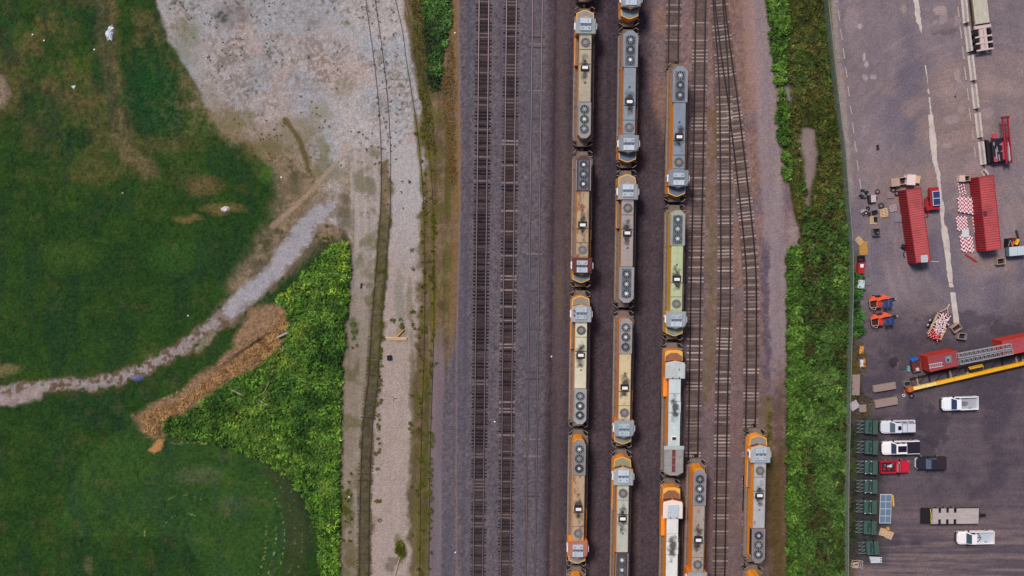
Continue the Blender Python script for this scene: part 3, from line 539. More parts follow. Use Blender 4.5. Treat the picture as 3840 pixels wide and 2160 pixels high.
tuftmass('strip_weeds', [(3005, 560), (3060, 820), (3150, 560), (3175, 740), (3186, 900), (3186, 1040), (3186, 1250), (3178, 1500), (3172, 1800), (3172, 2240), (3008, 2240)], 5.5, 18, .8, .18, [(74, 74, 38), (58, 88, 36), (74, 108, 44), (96, 126, 58)], 3, 30, jag=.3, spread=.34, contrast=.36, keep=lambda p: rng.rand(len(p)) < ss(12, -12, p[:, 1] + 9 * (fbm(p[:, 0], p[:, 1], 4, 777) - .5)), label='dense leafy thicket of weeds between tracks and fence', cat='weeds')
for k, b in enumerate(BUSHES):
    tuftmass('shrub_row', b, 9, 18, .9, .16, [(56, 88, 32), (84, 122, 44), (108, 146, 60)], 1.6, 31 + k, jag=.3, label=('long row of bright green shrubs at the top of the strip', 'short row of shrubs below the gap in the strip', 'tiny round shrub standing in the gap of the strip', 'small clump of shrubs beside the grey bare patch')[k], cat='shrubs')
tuftmass('fence_weeds', [(3186, 1010), (3225, 1030), (3225, 1130), (3235, 1180), (3232, 1240), (3210, 1260), (3190, 1240)], 7, 16, .7, .16, [(36, 64, 28), (54, 92, 40), (70, 112, 56)], 2, 36, label='green weeds growing through the fence beside the orange trailers', cat='weeds')
mass('fence_weeds', [(3192, 1270), (3235, 1290), (3250, 1330), (3255, 1400), (3225, 1420), (3240, 1480), (3270, 1500), (3265, 1570), (3190, 1570)], 40, .35, .09, [(70, 66, 30), (110, 96, 40), (88, 92, 36)], 2, 37, label='brown weeds around the planks beside the fence', cat='weeds')
mass('fence_weeds', [(3190, 1600), (3215, 1600), (3212, 2060), (3184, 2060)], 40, .4, .1, [(30, 44, 20), (56, 74, 30), (60, 96, 30)], 2, 38, label='dark weeds behind the green machines along the fence', cat='weeds')
def tufts(name, lab, pts, n, h, w, cs):
    P = []; 
    for (px, py, r) in pts:
        g = G(px, py); a = rng.rand(n) * 6.28; q = r / 23.3 * np.sqrt(rng.rand(n)); P.append(np.stack([g[0] + q * np.cos(a), g[1] + q * np.sin(a)], -1))
    p = np.concatenate(P); o = blades(name, p, h * (.6 + .6 * rng.rand(len(p))), np.full(len(p), w), pal(p, cs, 2, 41)); tag(o, lab, 'weeds', kind='stuff')
T = []
for _ in range(330):
    y = random.uniform(0, 620); x = random.uniform(620 + y * .55, 1500)
    if fbm(np.array([x / 23.]), np.array([y / 23.]), 6, 501)[0] > .5: T.append((x, y, random.uniform(1.5, 5)))
for _ in range(70):
    y = random.uniform(0, 830); x = 1410 + (y / 400) * 35 if y < 400 else 1445
    T.append((x + random.choice([-20, 18, 3, 60]) + random.uniform(-7, 7), y, random.uniform(2, 6)))
T += [(1376, 30, 11), (1380, 70, 11), (1360, 28, 6), (1410, 3, 8), (1365, 515, 9), (1378, 522, 7), (1352, 540, 6), (1345, 610, 8), (1358, 612, 6), (1375, 740, 8), (1355, 800, 6), (1378, 795, 6), (1160, 110, 6), (905, 190, 7), (980, 80, 9)]
tufts('gravel_weeds', 'small dark weed tufts dotted over the pale gravel', T, 9, .16, .08, [(70, 72, 60), (88, 94, 64), (110, 100, 84)])
T = [(random.gauss(px, sx), random.gauss(py, sy), random.uniform(3, 8)) for px, py, sx, sy, k in ((1475, 1200, 4, 4, 3), (1510, 1220, 5, 14, 5), (1500, 2060, 7, 26, 14), (1545, 1400, 6, 300, 14), (1575, 1700, 6, 280, 40), (1615, 1700, 5, 280, 50), (1592, 950, 5, 160, 26), (1626, 1000, 5, 200, 30), (1575, 450, 8, 90, 10), (1430, 1300, 5, 120, 24), (1418, 1600, 5, 160, 22), (1300, 1900, 12, 80, 18), (1325, 1240, 6, 30, 8), (2885, 1600, 6, 60, 14), (1230, 900, 14, 30, 8)) for _ in range(k)]
tufts('trackside_weeds', 'yellow green weeds sprouting along the abandoned tracks', T, 22, .3, .08, [(78, 80, 24), (112, 110, 36), (66, 92, 28)])
# ------------------------------------------------------------------ tracks
M_RAIL = mat('rail_steel', C(42, 30, 36), rough=.6, metal=.2, var=.2)
M_RTOP = mat('rail_top_bright', C(160, 142, 150), rough=.3, metal=.6, var=.05)
M_RTOPD = mat('rail_top_rusty', C(52, 38, 44), rough=.55, metal=.3, var=.2)
M_TIE = mat('sleeper_wood', (.2, .2, .2), rough=.95, objcol=True, var=.25, scale=3, stretch=(.6, 4, 1))
def tie_rest_mat(name, cols):
    m = bpy.data.materials.new(name); m.use_nodes = True; n = m.node_tree.nodes; l = m.node_tree.links
    g = n.new('ShaderNodeNewGeometry'); r = n.new('ShaderNodeValToRGB'); r.color_ramp.interpolation = 'CONSTANT'
    e = r.color_ramp.elements; e[0].color = (*C(*cols[0]), 1); e[0].position = 0; e[1].color = (*C(*cols[1]), 1); e[1].position = .4
    x = e.new(.75); x.color = (*C(*cols[2]), 1)
    l.new(g.outputs['Random Per Island'], r.inputs[0]); l.new(r.outputs[0], n['Principled BSDF'].inputs['Base Color']); n['Principled BSDF'].inputs['Roughness'].default_value = .95
    return m
TR_D = tie_rest_mat('sleeper_mix_dark', ((28, 20, 27), (66, 54, 54), (104, 90, 90)))
TR_L = tie_rest_mat('sleeper_mix_pale', ((92, 80, 78), (112, 98, 94), (150, 136, 132)))
def poly_at(pts, s):
    """point and direction at arclength s"""
    for a, b in zip(pts, pts[1:]):
        L = math.hypot(b[0] - a[0], b[1] - a[1])
        if s <= L: t = s / L; return (a[0] + (b[0] - a[0]) * t, a[1] + (b[1] - a[1]) * t), math.atan2(b[1] - a[1], b[0] - a[0])
        s -= L
    a, b = pts[-2:]; return b, math.atan2(b[1] - a[1], b[0] - a[0])
def smooth(pts, n=6):
    out = []
    P = [pts[0]] + list(pts) + [pts[-1]]
    for i in range(1, len(P) - 2):
        for k in range(n):
            t = k / n; q = []
            for c in (0, 1):
                p0, p1, p2, p3 = P[i - 1][c], P[i][c], P[i + 1][c], P[i + 2][c]
                q.append(.5 * (2 * p1 + (p2 - p0) * t + (2 * p0 - 5 * p1 + 4 * p2 - p3) * t * t + (3 * p1 - p0 - 3 * p2 + p3) * t ** 3))
            out.append(tuple(q))
    out.append(tuple(pts[-1])); return out
def rail(pts, parent, top, zt=.19):
    m = MB(); n = len(pts)
    prof = [(-.12, zt - .17), (-.12, zt - .145), (-.02, zt - .12), (-.05, zt - .03), (-.05, zt), (.05, zt), (.05, zt - .03), (.02, zt - .12), (.12, zt - .145), (.12, zt - .17)]
    for i, p in enumerate(pts):
        a = pts[max(0, i - 1)]; b = pts[min(n - 1, i + 1)]; d = Vector((b[0] - a[0], b[1] - a[1])).normalized(); nx_, ny_ = -d.y, d.x
        m.v += [(p[0] + nx_ * u, p[1] + ny_ * u, z) for u, z in prof]
    k = len(prof)
    for i in range(n - 1):
        for j in range(k):
            q = (i * k + j, i * k + (j + 1) % k, (i + 1) * k + (j + 1) % k, (i + 1) * k + j); m.f.append(q); m.mi.append(1 if j == 4 else 0)
    return m.build('rail', [M_RAIL, top], parent)
SLP = MB().box(-1.28, 1.28, -.115, .115, -.12, -.012).box(-.6, .6, -.11, .11, -.0118, .03).box(-1.27, -.92, -.11, .11, -.0118, .03).box(.92, 1.27, -.11, .11, -.0118, .03).build('sleeper', M_TIE); SLPM = SLP.data; bpy.data.objects.remove(SLP)
SLP = MB().box(-1.3, 1.3, -.12, .12, -.12, .03).build('sleeper', M_TIE); SLPF = SLP.data; bpy.data.objects.remove(SLP)
def track(px_pts, label, top, zt=.19, sleepers=None, cols=None, rest=None, spacing=.55, ext=True, full=False, gauge=1.53, zs=0.0, s0=0, s1=None):
    w = W(px_pts)
    if len(w) > 2: w = smooth(w)
    t = empty('railway_track', (0, 0, 0), 0, label, 'railway track', 'railway tracks of the yard')
    def offs(o):
        out = []
        for i, p in enumerate(w):
            a = w[max(0, i - 1)]; b = w[min(len(w) - 1, i + 1)]; d = Vector((b[0] - a[0], b[1] - a[1])).normalized(); out.append((p[0] - d.y * o, p[1] + d.x * o))
        return out
    rail(offs(gauge / 2), t, top, zt); rail(offs(-gauge / 2), t, top, zt)
    if sleepers:
        L = sum(math.hypot(b[0] - a[0], b[1] - a[1]) for a, b in zip(w, w[1:])); s = s0; P = []
        while s < (s1 or L):
            p, a = poly_at(w, s); s += spacing * random.uniform(.93, 1.07)
            if random.random() < sleepers: P.append((p, a))
        P.sort(key=lambda q: abs(q[0][1] + 6)); rb = MB()
        for k, (p, a) in enumerate(P):
            c = random.choices(cols[0], cols[1])[0]; hz = zs + random.uniform(-.012, .012)
            if k < 99:
                o = bpy.data.objects.new('sleeper', SLPF if full else SLPM); COL.objects.link(o); o.parent = t; o.location = (p[0], p[1], hz); o.rotation_euler = (0, 0, a - math.pi / 2 + random.uniform(-.015, .015)); f = random.uniform(.85, 1.15)
                o.color = (*[v * f for v in C(*c)], 1)
            elif abs(p[1]) < 60: rb.obox(p[0], p[1], hz - .045, 2.56, .22, .13, a - math.pi / 2)
        if rb.v: tag(rb.build('sleepers', rest, t), kind='stuff')
    return t
DK = (((22, 14, 22), (30, 20, 28), (60, 48, 50), (80, 68, 70), (112, 98, 100)), (34, 18, 30, 12, 6))
MD = (((26, 17, 25), (62, 50, 48), (80, 66, 62), (134, 118, 118)), (26, 34, 26, 14))
PL = (((84, 72, 70), (110, 98, 94), (142, 130, 126), (168, 154, 150)), (30, 32, 24, 14))
track([(1817, -140), (1815.2, 0), (1812.5, 270), (1804.5, 1000), (1801.8, 1270), (1792, 2160), (1790, 2300)], 'leftmost of the two main tracks, shiny rails on dark sleepers in grey ballast', M_RTOP, full=True, sleepers=1, cols=DK, rest=TR_D)
track([(1919.5, -140), (1918.4, 0), (1915, 270), (1907.5, 1000), (1903.8, 1270), (1895, 2160), (1893, 2300)], 'second main track, shiny rails with brown and pale patched sleepers', M_RTOP, full=True, sleepers=1, cols=MD, rest=TR_D)
track([(2017, -140), (2015.7, 0), (2012, 270), (2003, 1000), (2000, 1270), (1989, 2160), (1987, 2300)], 'third track with bright rails and sleepers buried in ballast', M_RTOP, zt=.14, sleepers=.09, cols=(((70, 62, 66), (84, 76, 80), (120, 110, 112)), (4, 3, 1)), rest=TR_D, zs=-.02)
c1 = [(2188, -160), (2182, 540), (2176, 1080), (2168, 1600), (2158, 2300)]
track([(2188.5, -160), (2181, 560), (2172, 1085), (2162, 1600), (2151, 2300)], 'track under the first column of locomotives', M_RTOPD, zt=.13)
track([(2352, -160), (2346, 630), (2336, 1160), (2326, 1680), (2313, 2300)], 'track under the second column of locomotives', M_RTOPD, zt=.13)
track([(2530, -140), (2528, 0), (2524, 240), (2517, 760), (2507, 1290), (2496, 1790), (2485, 2300)], 'track running under the third column of locomotives', M_RTOPD, zt=.15, sleepers=.5, cols=PL, rest=TR_L, s0=0, s1=18, zs=-.005)
track([(2629, -140), (2627, 0), (2619, 560), (2609, 1080), (2600, 1620), (2590, 2300)], 'track of pale weathered sleepers ending under the short rusty locomotive', M_RTOPD, sleepers=.95, cols=PL, rest=TR_L, zs=-.005)
track([(2689, -140), (2692, 0), (2713, 280), (2718.5, 560), (2720.5, 1080), (2713.5, 1350), (2708, 1620), (2700, 2160), (2697, 2300)], 'straight track right of the fourth, pale half buried sleepers', M_RTOPD, sleepers=1, cols=PL, rest=TR_L, zs=-.004)
track([(2690, -140), (2698, 0), (2726, 230), (2744, 350), (2768.5, 550), (2792, 750), (2811, 940), (2818, 1080), (2818, 1350), (2814, 1600), (2807, 2300)], 'diverging track curving off to the rightmost locomotives', M_RTOPD, sleepers=1, cols=PL, rest=TR_L, zs=-.009)
track([(1386, -120), (1390, 0), (1417, 200), (1437, 383), (1447, 577), (1446, 760), (1442, 836), (1428, 1015), (1415, 1172), (1398, 1434), (1378, 1610), (1368, 1872), (1366, 2140), (1366, 2300)], 'abandoned track sunk in gravel, weedy sleepers at its lower end', M_RTOPD, zt=.03, sleepers=.85, cols=(((70, 62, 50), (88, 76, 62), (60, 54, 44)), (1, 1, 1)), rest=TR_L, zs=-.055, s0=58, gauge=1.5)
track([(1480, -120), (1502, 0), (1526, 110), (1541, 220), (1557, 320), (1579, 460), (1594, 600), (1605, 752), (1610, 1000), (1608, 1300), (1596, 1700), (1591, 2160), (1590, 2300)], 'abandoned track overgrown with yellow weeds beside the ballast', M_RTOPD, zt=.02, gauge=1.5)

# ------------------------------------------------------------------ locomotives
ROOF = soot_mat()
M_OR = mat('engine_side_paint', (.5, .2, .05), rough=.5, objcol=True, rust='obj', rustcol=(120, 62, 36), var=.1)
M_DECK = mat('walkway_steel', C(116, 104, 97), rough=.85, var=.2, rust=.35, rustcol=(96, 72, 52))
M_BLK = mat('black_steel', C(30, 28, 32), rough=.7, var=.2)
M_FANH = mat('fan_recess', C(22, 26, 38), rough=.7, var=.15, randv=(.5, 1.8))
M_FANB = mat('fan_blade', C(150, 158, 166), rough=.5, var=.1, randv=(.35, 1.1))
M_FANR = mat('fan_rim', C(100, 106, 112), rough=.5, var=.1, randv=(.6, 1.3))
M_HUB = mat('fan_hub', C(214, 220, 224), rough=.5, var=.1, randv=(.3, 1.1))
M_AC = mat('white_unit', C(184, 198, 212), rough=.5, var=.06, randv=(.8, 1.08))
M_WHT = mat('white_hatch', C(232, 232, 236), rough=.5, var=.03)
M_GLS = mat('cab_glass', C(40, 46, 56), rough=.15, var=0, spec=.6)
M_HRL = mat('handrail_paint', C(176, 160, 140), rough=.6, var=.1)
M_BOGIE = mat('bogie_steel', C(48, 42, 44), rough=.8, var=.2)
M_YEL = mat('nose_edge', C(232, 176, 84), rough=.5, var=.1)
M_LBLU = mat('slate_trim', C(92, 104, 118), rough=.6, var=.1)
def fan(parent, x, y, z, r=.64):
    m = MB(); m.ring(x, y, z - .02, z + .13, r + .06, r - .02, 24); o = m.build('radiator_fan', M_FANR, parent)
    q = MB(); q.cyl((x, y, z + .012), (x, y, z + .03), r - .04, n=24); q.build('fan_recess', M_FANH, o)
    b = MB()
    for i in range(10):
        t = i * math.pi / 5; b.obox(x + .42 * r / .64 * math.cos(t), y + .42 * r / .64 * math.sin(t), z + .07, .36, .065, .03, t)
    b.ring(x, y, z + .05, z + .075, .34, .29, 20)
    b.build('fan_blades', M_FANB, o); q = MB(); q.cyl((x, y, z + .03), (x, y, z + .14), .22, n=16); q.build('fan_hub', M_HUB, o)
def bogie(parent, y, n=3):
    b = MB()
    for s in (-1, 1): b.box(s * 1.15 - .1, s * 1.15 + .1, y - 2.3, y + 2.3, .55, .95)
    b.box(-1.1, 1.1, y - .3, y + .3, .6, 1.0); o = b.build('bogie', M_BOGIE, parent)
    for k in range(n):
        yy = y + (k - (n - 1) / 2) * 1.65; w = MB()
        for s in (-1, 1): w.cyl((s * .72, yy, .67), (s * .86, yy, .67), .5, n=18)
        w.cyl((-.75, yy, .67), (.75, yy, .67), .1, n=8); w.build('wheelset', M_BOGIE, o)
def ends(root, Lh):
    for s in (1, -1):
        m = MB(); m.prism([(-.95, s * (Lh - .75)), (.95, s * (Lh - .75)), (.8, s * (Lh + .0)), (-.8, s * (Lh + .0))], .6, 1.62); m.build('pilot', M_DECK, root)
        c = MB(); c.obox(0, s * (Lh + .2), 1.0, .24, .6, .24); c.obox(0, s * (Lh + .47), 1.0, .42, .24, .34)
        for hx in (-.35, .35): c.tube([(hx, s * (Lh - .05), 1.1), (hx * 1.1, s * (Lh + .18), .75), (hx * .7, s * (Lh + .4), .8)], .035)
        c.build('coupler', M_BLK, root)
        for x in (-1, 1):
            st = MB()
            for k, z in enumerate((.55, .9, 1.25)): st.box(min(x * 1.5, x * 1.0), max(x * 1.5, x * 1.0), s * (Lh - .62) - .16 + k * 0, s * (Lh - .62) + .16, z, z + .04)
            st.box(x * 1.0 - .02, x * 1.0 + .02, s * (Lh - .62) - .2, s * (Lh - .62) + .2, .5, 1.6); st.build('step', M_BLK, root)
            h = MB(); h.tube([(x * .85, s * (Lh - .05), 1.6), (x * 1.05, s * (Lh + .02), 2.55), (x * 1.5, s * (Lh - .3), 2.6), (x * 1.52, s * (Lh - .42), .8)], .032)
            h.tube([(x * 1.0, s * (Lh - .85), 1.6), (x * 1.05, s * (Lh - .95), 2.6), (x * 1.53, s * (Lh - .85), 2.6), (x * 1.53, s * (Lh - .82), .8)], .032); h.build('grab_rail', M_HRL, root)
def emd(wide, orange_end, L=21.9):
    root = empty('locomotive'); Lh = L / 2; k = L / 21.9
    Y = lambda s: Lh - s * k
    m = MB(); m.prism([(-1.02, Lh - .72), (1.02, Lh - .72), (1.1, Lh - .95), (1.56, Lh - 1.35), (1.56, -Lh + 1.1), (1.05, -Lh + .72), (-1.05, -Lh + .72), (-1.56, -Lh + 1.1), (-1.56, Lh - 1.35), (-1.1, Lh - .95)], 1.4, 1.68); m.build('walkway', M_DECK, root)
    m = MB(); m.box(-1.45, 1.45, -2.9, 2.9, .45, 1.3, tx=.1); m.build('fuel_tank', M_BLK, root)
    bogie(root, 6.4); bogie(root, -6.4); ends(root, Lh)
    for x in (-1, 1):
        h = MB(); x_ = x * 1.53; y0 = -Lh + 1.3; y1 = Y(7.6 if x < 0 else 5)
        h.tube([(x_, y0, 2.65), (x_, y1, 2.65)], .026, n=4); n = 10
        for i in range(n + 1): h.tube([(x_, y0 + (y1 - y0) * i / n, 1.68), (x_, y0 + (y1 - y0) * i / n, 2.65)], .024, n=4)
        h.build('handrail', M_HRL, root)
    # nose
    np_ = [(-.22, Y(.66)), (.22, Y(.66)), (1.36, Y(1.15)), (1.48, Y(2.35)), (-1.48, Y(2.35)), (-1.36, Y(1.15))]
    m = MB(); m.prism(np_, 1.68, 3.25, top=.96, ctr=(0, Y(2.3))); o = m.build('nose', M_OR, root)
    tp = [(p[0] * .93, Y(2.3) + (p[1] - Y(2.3)) * .93) for p in np_]
    e = MB(); q = [(p[0] * .955, Y(2.3) + (p[1] - Y(2.3)) * .955) for p in np_]; e.prism(q, 3.25, 3.285); e.build('nose_edge', M_YEL, o)
    t = MB(); q = [(p[0] * .875, Y(2.35) + (p[1] - Y(2.35)) * .875) for p in np_]; t.prism(q, 3.285, 3.31); t.build('nose_top', ROOF, o)
    # cab
    cp = [(0, Y(1.98)), (1.5, Y(2.4)), (1.5, Y(4.75)), (-1.5, Y(4.75)), (-1.5, Y(2.4))]
    m = MB(); m.prism(cp, 1.68, 4.42); cab = m.build('cab', M_OR, root)
    w = MB()
    for s in (-1, 1):
        a = Vector((s * .12, Y(2.0), 0)); b = Vector((s * 1.4, Y(2.37), 0)); nrm = Vector((s * .27, .96, 0)) * .03
        w.add([(a.x + nrm.x, a.y + nrm.y, 3.4), (b.x + nrm.x, b.y + nrm.y, 3.4), (b.x + nrm.x, b.y + nrm.y, 4.2), (a.x + nrm.x, a.y + nrm.y, 4.2)], [(0, 1, 2, 3), (3, 2, 1, 0)])
    w.build('windshield', M_GLS, cab)
    m = MB(); q = [(0, Y(2.1)), (1.22, Y(2.3)), (1.56, Y(2.75)), (1.56, Y(4.8)), (-1.56, Y(4.8)), (-1.56, Y(2.75)), (-1.22, Y(2.3))]
    m.prism(q, 4.42, 4.56); m.prism(q, 4.56, 4.66, top=.93, ctr=(0, Y(3.6))); m.build('cab_roof', ROOF, root)
    for s in (-1, 1):
        m = MB(); m.prism([(s * 1.5, Y(2.85)), (s * 1.74, Y(3.1)), (s * 1.74, Y(3.95)), (s * 1.5, Y(4.2))], 3.2, 4.3); o = m.build('side_window', M_WHT, cab)
        m = MB(); m.box(min(s * 1.74, s * 1.76), max(s * 1.74, s * 1.76), Y(3.85), Y(3.2), 3.4, 4.15); m.build('pane', M_GLS, o)
    for y0, y1 in ((2.4, 3.25), (3.6, 4.35)):
        m = MB(); m.box(-.86, .86, Y(y1), Y(y0), 4.66, 4.86, tx=.04, ty=.04); o = m.build('air_conditioner', M_AC, root)
        b = MB()
        if y0 < 3:
            for x in (-.7, .7):
                for y in (2.62, 3.02): b.cyl((x, Y(y), 4.86), (x, Y(y), 4.9), .07, n=10)
            b.build('lifting_eye', M_WHT, o); b = MB(); b.box(.32, .36, Y(3.1), Y(2.6), 4.86, 4.9); b.build('seam', M_LBLU, o)
        else:
            for s in (-1, 1): b.obox(s * .5, Y(3.95), 4.88, .34, .1, .03, s * -.7)
            b.build('vent_slot', M_LBLU, o)
    m = MB()
    for x in (-.6, 0, .6): m.box(x - .14, x + .14, Y(3.58), Y(3.27), 4.67, 4.76)
    m.box(-.72, .72, Y(3.46), Y(3.38), 4.665, 4.7); m.build('pipe_bracket', M_LBLU, root)
    # hood
    m = MB(); m.box(-.9, .9, Y(15.3), Y(4.75), 1.68, 4.3); hood = m.build('hood', M_OR, root)
    g = MB(); g.box(-.88, .88, Y(15.28), Y(4.8), 4.3, 4.31)
    for i in range(9): g.box(-.905, -.9, Y(9.4 + i * .64 + .03), Y(9.4 + i * .64), 1.9, 4.1)
    g.build('door_seams', M_BLK, hood)
    for a, b, n_ in ((4.8, 5.0, 0), (5.03, 7.12, 1), (7.18, 9.36, 2), (9.46, 15.27, 3)):
        m = MB(); m.box(-.9, .9, Y(b), Y(a), 4.3, 4.42, tx=.03, ty=.02)
        if n_ == 3:
            for yy in (11.6, 12.9, 14.2): m.box(-.75, .75, Y(yy + .04), Y(yy), 4.42, 4.435)
            m.box(-.05, .05, Y(15.2), Y(11), 4.42, 4.44)
        m.build('hood_roof', ROOF, root)
    y = Y(6.05); m = MB(); m.ring(0, y, 4.42, 4.56, .74, .5, 8); o = m.build('dynamic_brake_fan', M_FANR, root)
    m = MB(); m.cyl((0, y, 4.42), (0, y, 4.47), .5, n=20); m.build('fan_recess', mat('brake_fan_recess', C(104, 100, 98), var=.1), o); m = MB(); m.cyl((0, y, 4.47), (0, y, 4.53), .36, n=16); m.build('fan_hub', mat('brake_hub', C(136, 126, 124), var=.1), o)
    m = MB(); m.box(-.66, .66, Y(10.55), Y(9.6), 4.42, 4.6, tx=.08, ty=.08); o = m.build('exhaust_silencer', M_BLK, root)
    m = MB(); m.box(-.43, .43, Y(10.2), Y(9.75), 4.6, 4.68); m.build('hatch', M_WHT, o)
    m = MB(); m.box(-.14, .14, Y(9.05), Y(8.8), 4.42, 4.5); m.build('roof_vent', M_BLK, root)
    m = MB(); m.cyl((.05, Y(12.3), 4.44), (.05, Y(12.3), 4.6), .07, n=8); m.cyl((-.1, Y(12.42), 4.44), (.16, Y(12.2), 4.55), .05, n=6); m.build('air_horn', M_BLK, root)
    m = MB()
    for x in (-.93, .9): m.box(x, x + .03, Y(15.2), Y(5), 4.3, 4.36)
    m.build('gutter', M_HRL, root)
    m = MB(); m.box(-1.52, -.95, Y(9.2), Y(4.9), 1.68, 2.7, tx=.02); m.build('equipment_box', M_OR, root)
    m = MB(); m.box(-1.4, -.96, Y(9.15), Y(5.0), 2.7, 2.72); m.build('box_lid', M_DECK, root)
    # radiator section
    e = 1.14 if wide else 1.0
    rp = [(-e, Y(15.35)), (e, Y(15.35)), (e, Y(20.3)), (.42, Y(20.95)), (-.42, Y(20.95)), (-e, Y(20.3))]
    b_ = [(-.92, Y(15.3)), (.92, Y(15.3)), (.92, Y(20.35)), (.42, Y(20.85)), (-.42, Y(20.85)), (-.92, Y(20.35))]
    m = MB(); m.prism(b_, 1.68, 4.0); m.build('radiator_hood', M_OR, root)
    m = MB(); m.box(-.945, -.92, Y(20.0), Y(15.7), 2.9, 3.9); m.build('intake_grille', M_BLK, root)
    m = MB(); m.prism(rp, 4.0, 4.45); m.build('radiator_housing', ROOF, root)
    m = MB(); m.box(-e * .66, e * .66, Y(20.15), Y(15.55), 4.45, 4.475); m.build('radiator_deck', M_LBLU if wide else ROOF, root)
    m = MB()
    for s in (-1, 1): m.box(min(s * e, s * (e - .1)), max(s * e, s * (e - .1)), Y(20.2), Y(15.4), 4.45, 4.55)
    m.build('radiator_edge', mat('radiator_edge', C(150, 146, 150), var=.1), root)
    for s in (16.45, 18.0, 19.5): fan(root, 0, Y(s), 4.475)
    if orange_end:
        q = [(-e * .98, Y(20.05)), (e * .98, Y(20.05)), (e * .9, Y(20.75)), (.5, Y(21.2)), (-.5, Y(21.2)), (-e * .9, Y(20.75))]
        m = MB(); m.prism(q, 1.68, 4.3, top=.9, ctr=(0, Y(20.0))); m.build('end_hood', mat('end_orange', C(238, 150, 40), rough=.45, var=.08), root)
    return root
def ge(L=21.2):
    root = empty('locomotive'); Lh = L / 2; Y = lambda s: Lh - s
    m = MB(); m.prism([(-1.1, Lh - .72), (1.1, Lh - .72), (1.54, Lh - .9), (1.54, -Lh + .9), (1.1, -Lh + .72), (-1.1, -Lh + .72), (-1.54, -Lh + .9), (-1.54, Lh - .9)], 1.4, 1.68); m.build('walkway', M_DECK, root)
    m = MB(); m.box(-1.45, 1.45, -2.9, 2.9, .45, 1.3, tx=.1); m.build('fuel_tank', M_BLK, root); bogie(root, 6.2); bogie(root, -6.2); ends(root, Lh)
    np_ = [(-.7, Y(.85)), (.7, Y(.85)), (1.42, Y(1.1)), (1.46, Y(2.6)), (-1.46, Y(2.6)), (-1.42, Y(1.1))]
    m = MB(); m.prism(np_, 1.68, 3.2, top=.96, ctr=(0, Y(2.6))); o = m.build('nose', M_OR, root)
    e = MB(); e.prism([(p[0] * .955, Y(2.6) + (p[1] - Y(2.6)) * .955) for p in np_], 3.2, 3.24); e.build('nose_edge', M_YEL, o)
    t = MB(); t.prism([(-.5, Y(1.35)), (.5, Y(1.35)), (1.3, Y(1.9)), (1.32, Y(2.6)), (-1.32, Y(2.6)), (-1.3, Y(1.9))], 3.24, 3.27); t.build('nose_top', mat('nose_rust', C(140, 96, 74), var=.2, rust=.3), o)
    cp = [(0, Y(2.4)), (1.5, Y(2.75)), (1.5, Y(5.1)), (-1.5, Y(5.1)), (-1.5, Y(2.75))]
    m = MB(); m.prism(cp, 1.68, 4.4); cab = m.build('cab', M_OR, root)
    w = MB()
    for s in (-1, 1): w.add([(s * .12, Y(2.4), 3.4), (s * 1.4, Y(2.69), 3.4), (s * 1.4, Y(2.69), 4.2), (s * .12, Y(2.4), 4.2)], [(0, 1, 2, 3), (3, 2, 1, 0)])
    w.build('windshield', M_GLS, cab)
    q = [(0, Y(2.45)), (1.35, Y(2.7)), (1.56, Y(3.0)), (1.56, Y(5.2)), (-1.56, Y(5.2)), (-1.56, Y(3.0)), (-1.35, Y(2.7))]
    m = MB(); m.prism(q, 4.4, 4.55); m.prism(q, 4.55, 4.66, top=.92, ctr=(0, Y(4))); m.build('cab_roof', ROOF, root)
    for x, y in ((.55, 3.6), (-.4, 4.9), (.6, 4.9)): m = MB(); m.box(x - .05, x + .05, Y(y + .25), Y(y), 4.66, 4.75); m.build('antenna', M_BLK, root)
    m = MB(); m.box(-.92, .92, Y(15.8), Y(5.1), 1.68, 4.3); m.build('hood', M_OR, root)
    for a, b, w_, z in ((5.25, 7.5, .93, 4.4), (7.56, 8.7, .93, 4.42), (8.75, 10.55, .97, 4.5), (10.6, 15.75, .93, 4.4)):
        m = MB(); m.box(-w_, w_, Y(b), Y(a), 4.3, z, tx=.03, ty=.02)
        if a > 10:
            for i in range(-2, 3): m.box(i * .3 - .02, i * .3 + .02, Y(15.4), Y(10.8), z, z + .02)
        else: m.box(-.015, .015, Y(b), Y(a), z, z + .02)
        m.build('hood_roof', ROOF, root)
    m = MB(); m.box(-.4, .4, Y(14.9), Y(14.2), 4.4, 4.5, tx=.05, ty=.05); o = m.build('exhaust_stack', M_WHT, root); m = MB(); m.box(-.3, .3, Y(14.8), Y(14.35), 4.5, 4.51); m.build('stack_opening', M_BLK, o)
    m = MB(); m.box(-1.52, -.95, Y(8.3), Y(5.1), 1.68, 2.9); m.build('equipment_box', M_OR, root)
    for s in (-1, 1):
        h = MB(); h.tube([(s * 1.5, Y(20), 2.65), (s * 1.5, Y(8.5), 2.65)], .026, n=4)
        for i in range(9): h.tube([(s * 1.5, Y(8.5 + i * 1.43), 1.68), (s * 1.5, Y(8.5 + i * 1.43), 2.65)], .024, n=4)
        h.build('handrail', M_HRL, root)
    m = MB(); m.prism([(-1.5, Y(16.3)), (1.5, Y(16.3)), (1.5, Y(19.9)), (.6, Y(20.4)), (-.6, Y(20.4)), (-1.5, Y(19.9))], 3.4, 4.5); m.box(-.95, .95, Y(20.1), Y(15.8), 1.68, 3.4); rad = m.build('radiator_wing', mat('radiator_grey', C(150, 148, 146), var=.1, dirt=.3), root)
    m = MB(); m.box(-1.56, 1.56, Y(16.3), Y(15.75), 4.35, 4.6); m.build('radiator_bulkhead', ROOF, rad)
    m = MB()
    for x in (-1.42, -.32, .28, 1.42): m.box(x - .03, x + .03, Y(19.9), Y(16.3), 4.5, 4.55)
    for y in (17.5, 18.75, 19.9): m.box(-1.5, 1.5, Y(y + .03), Y(y - .03), 4.5, 4.55)
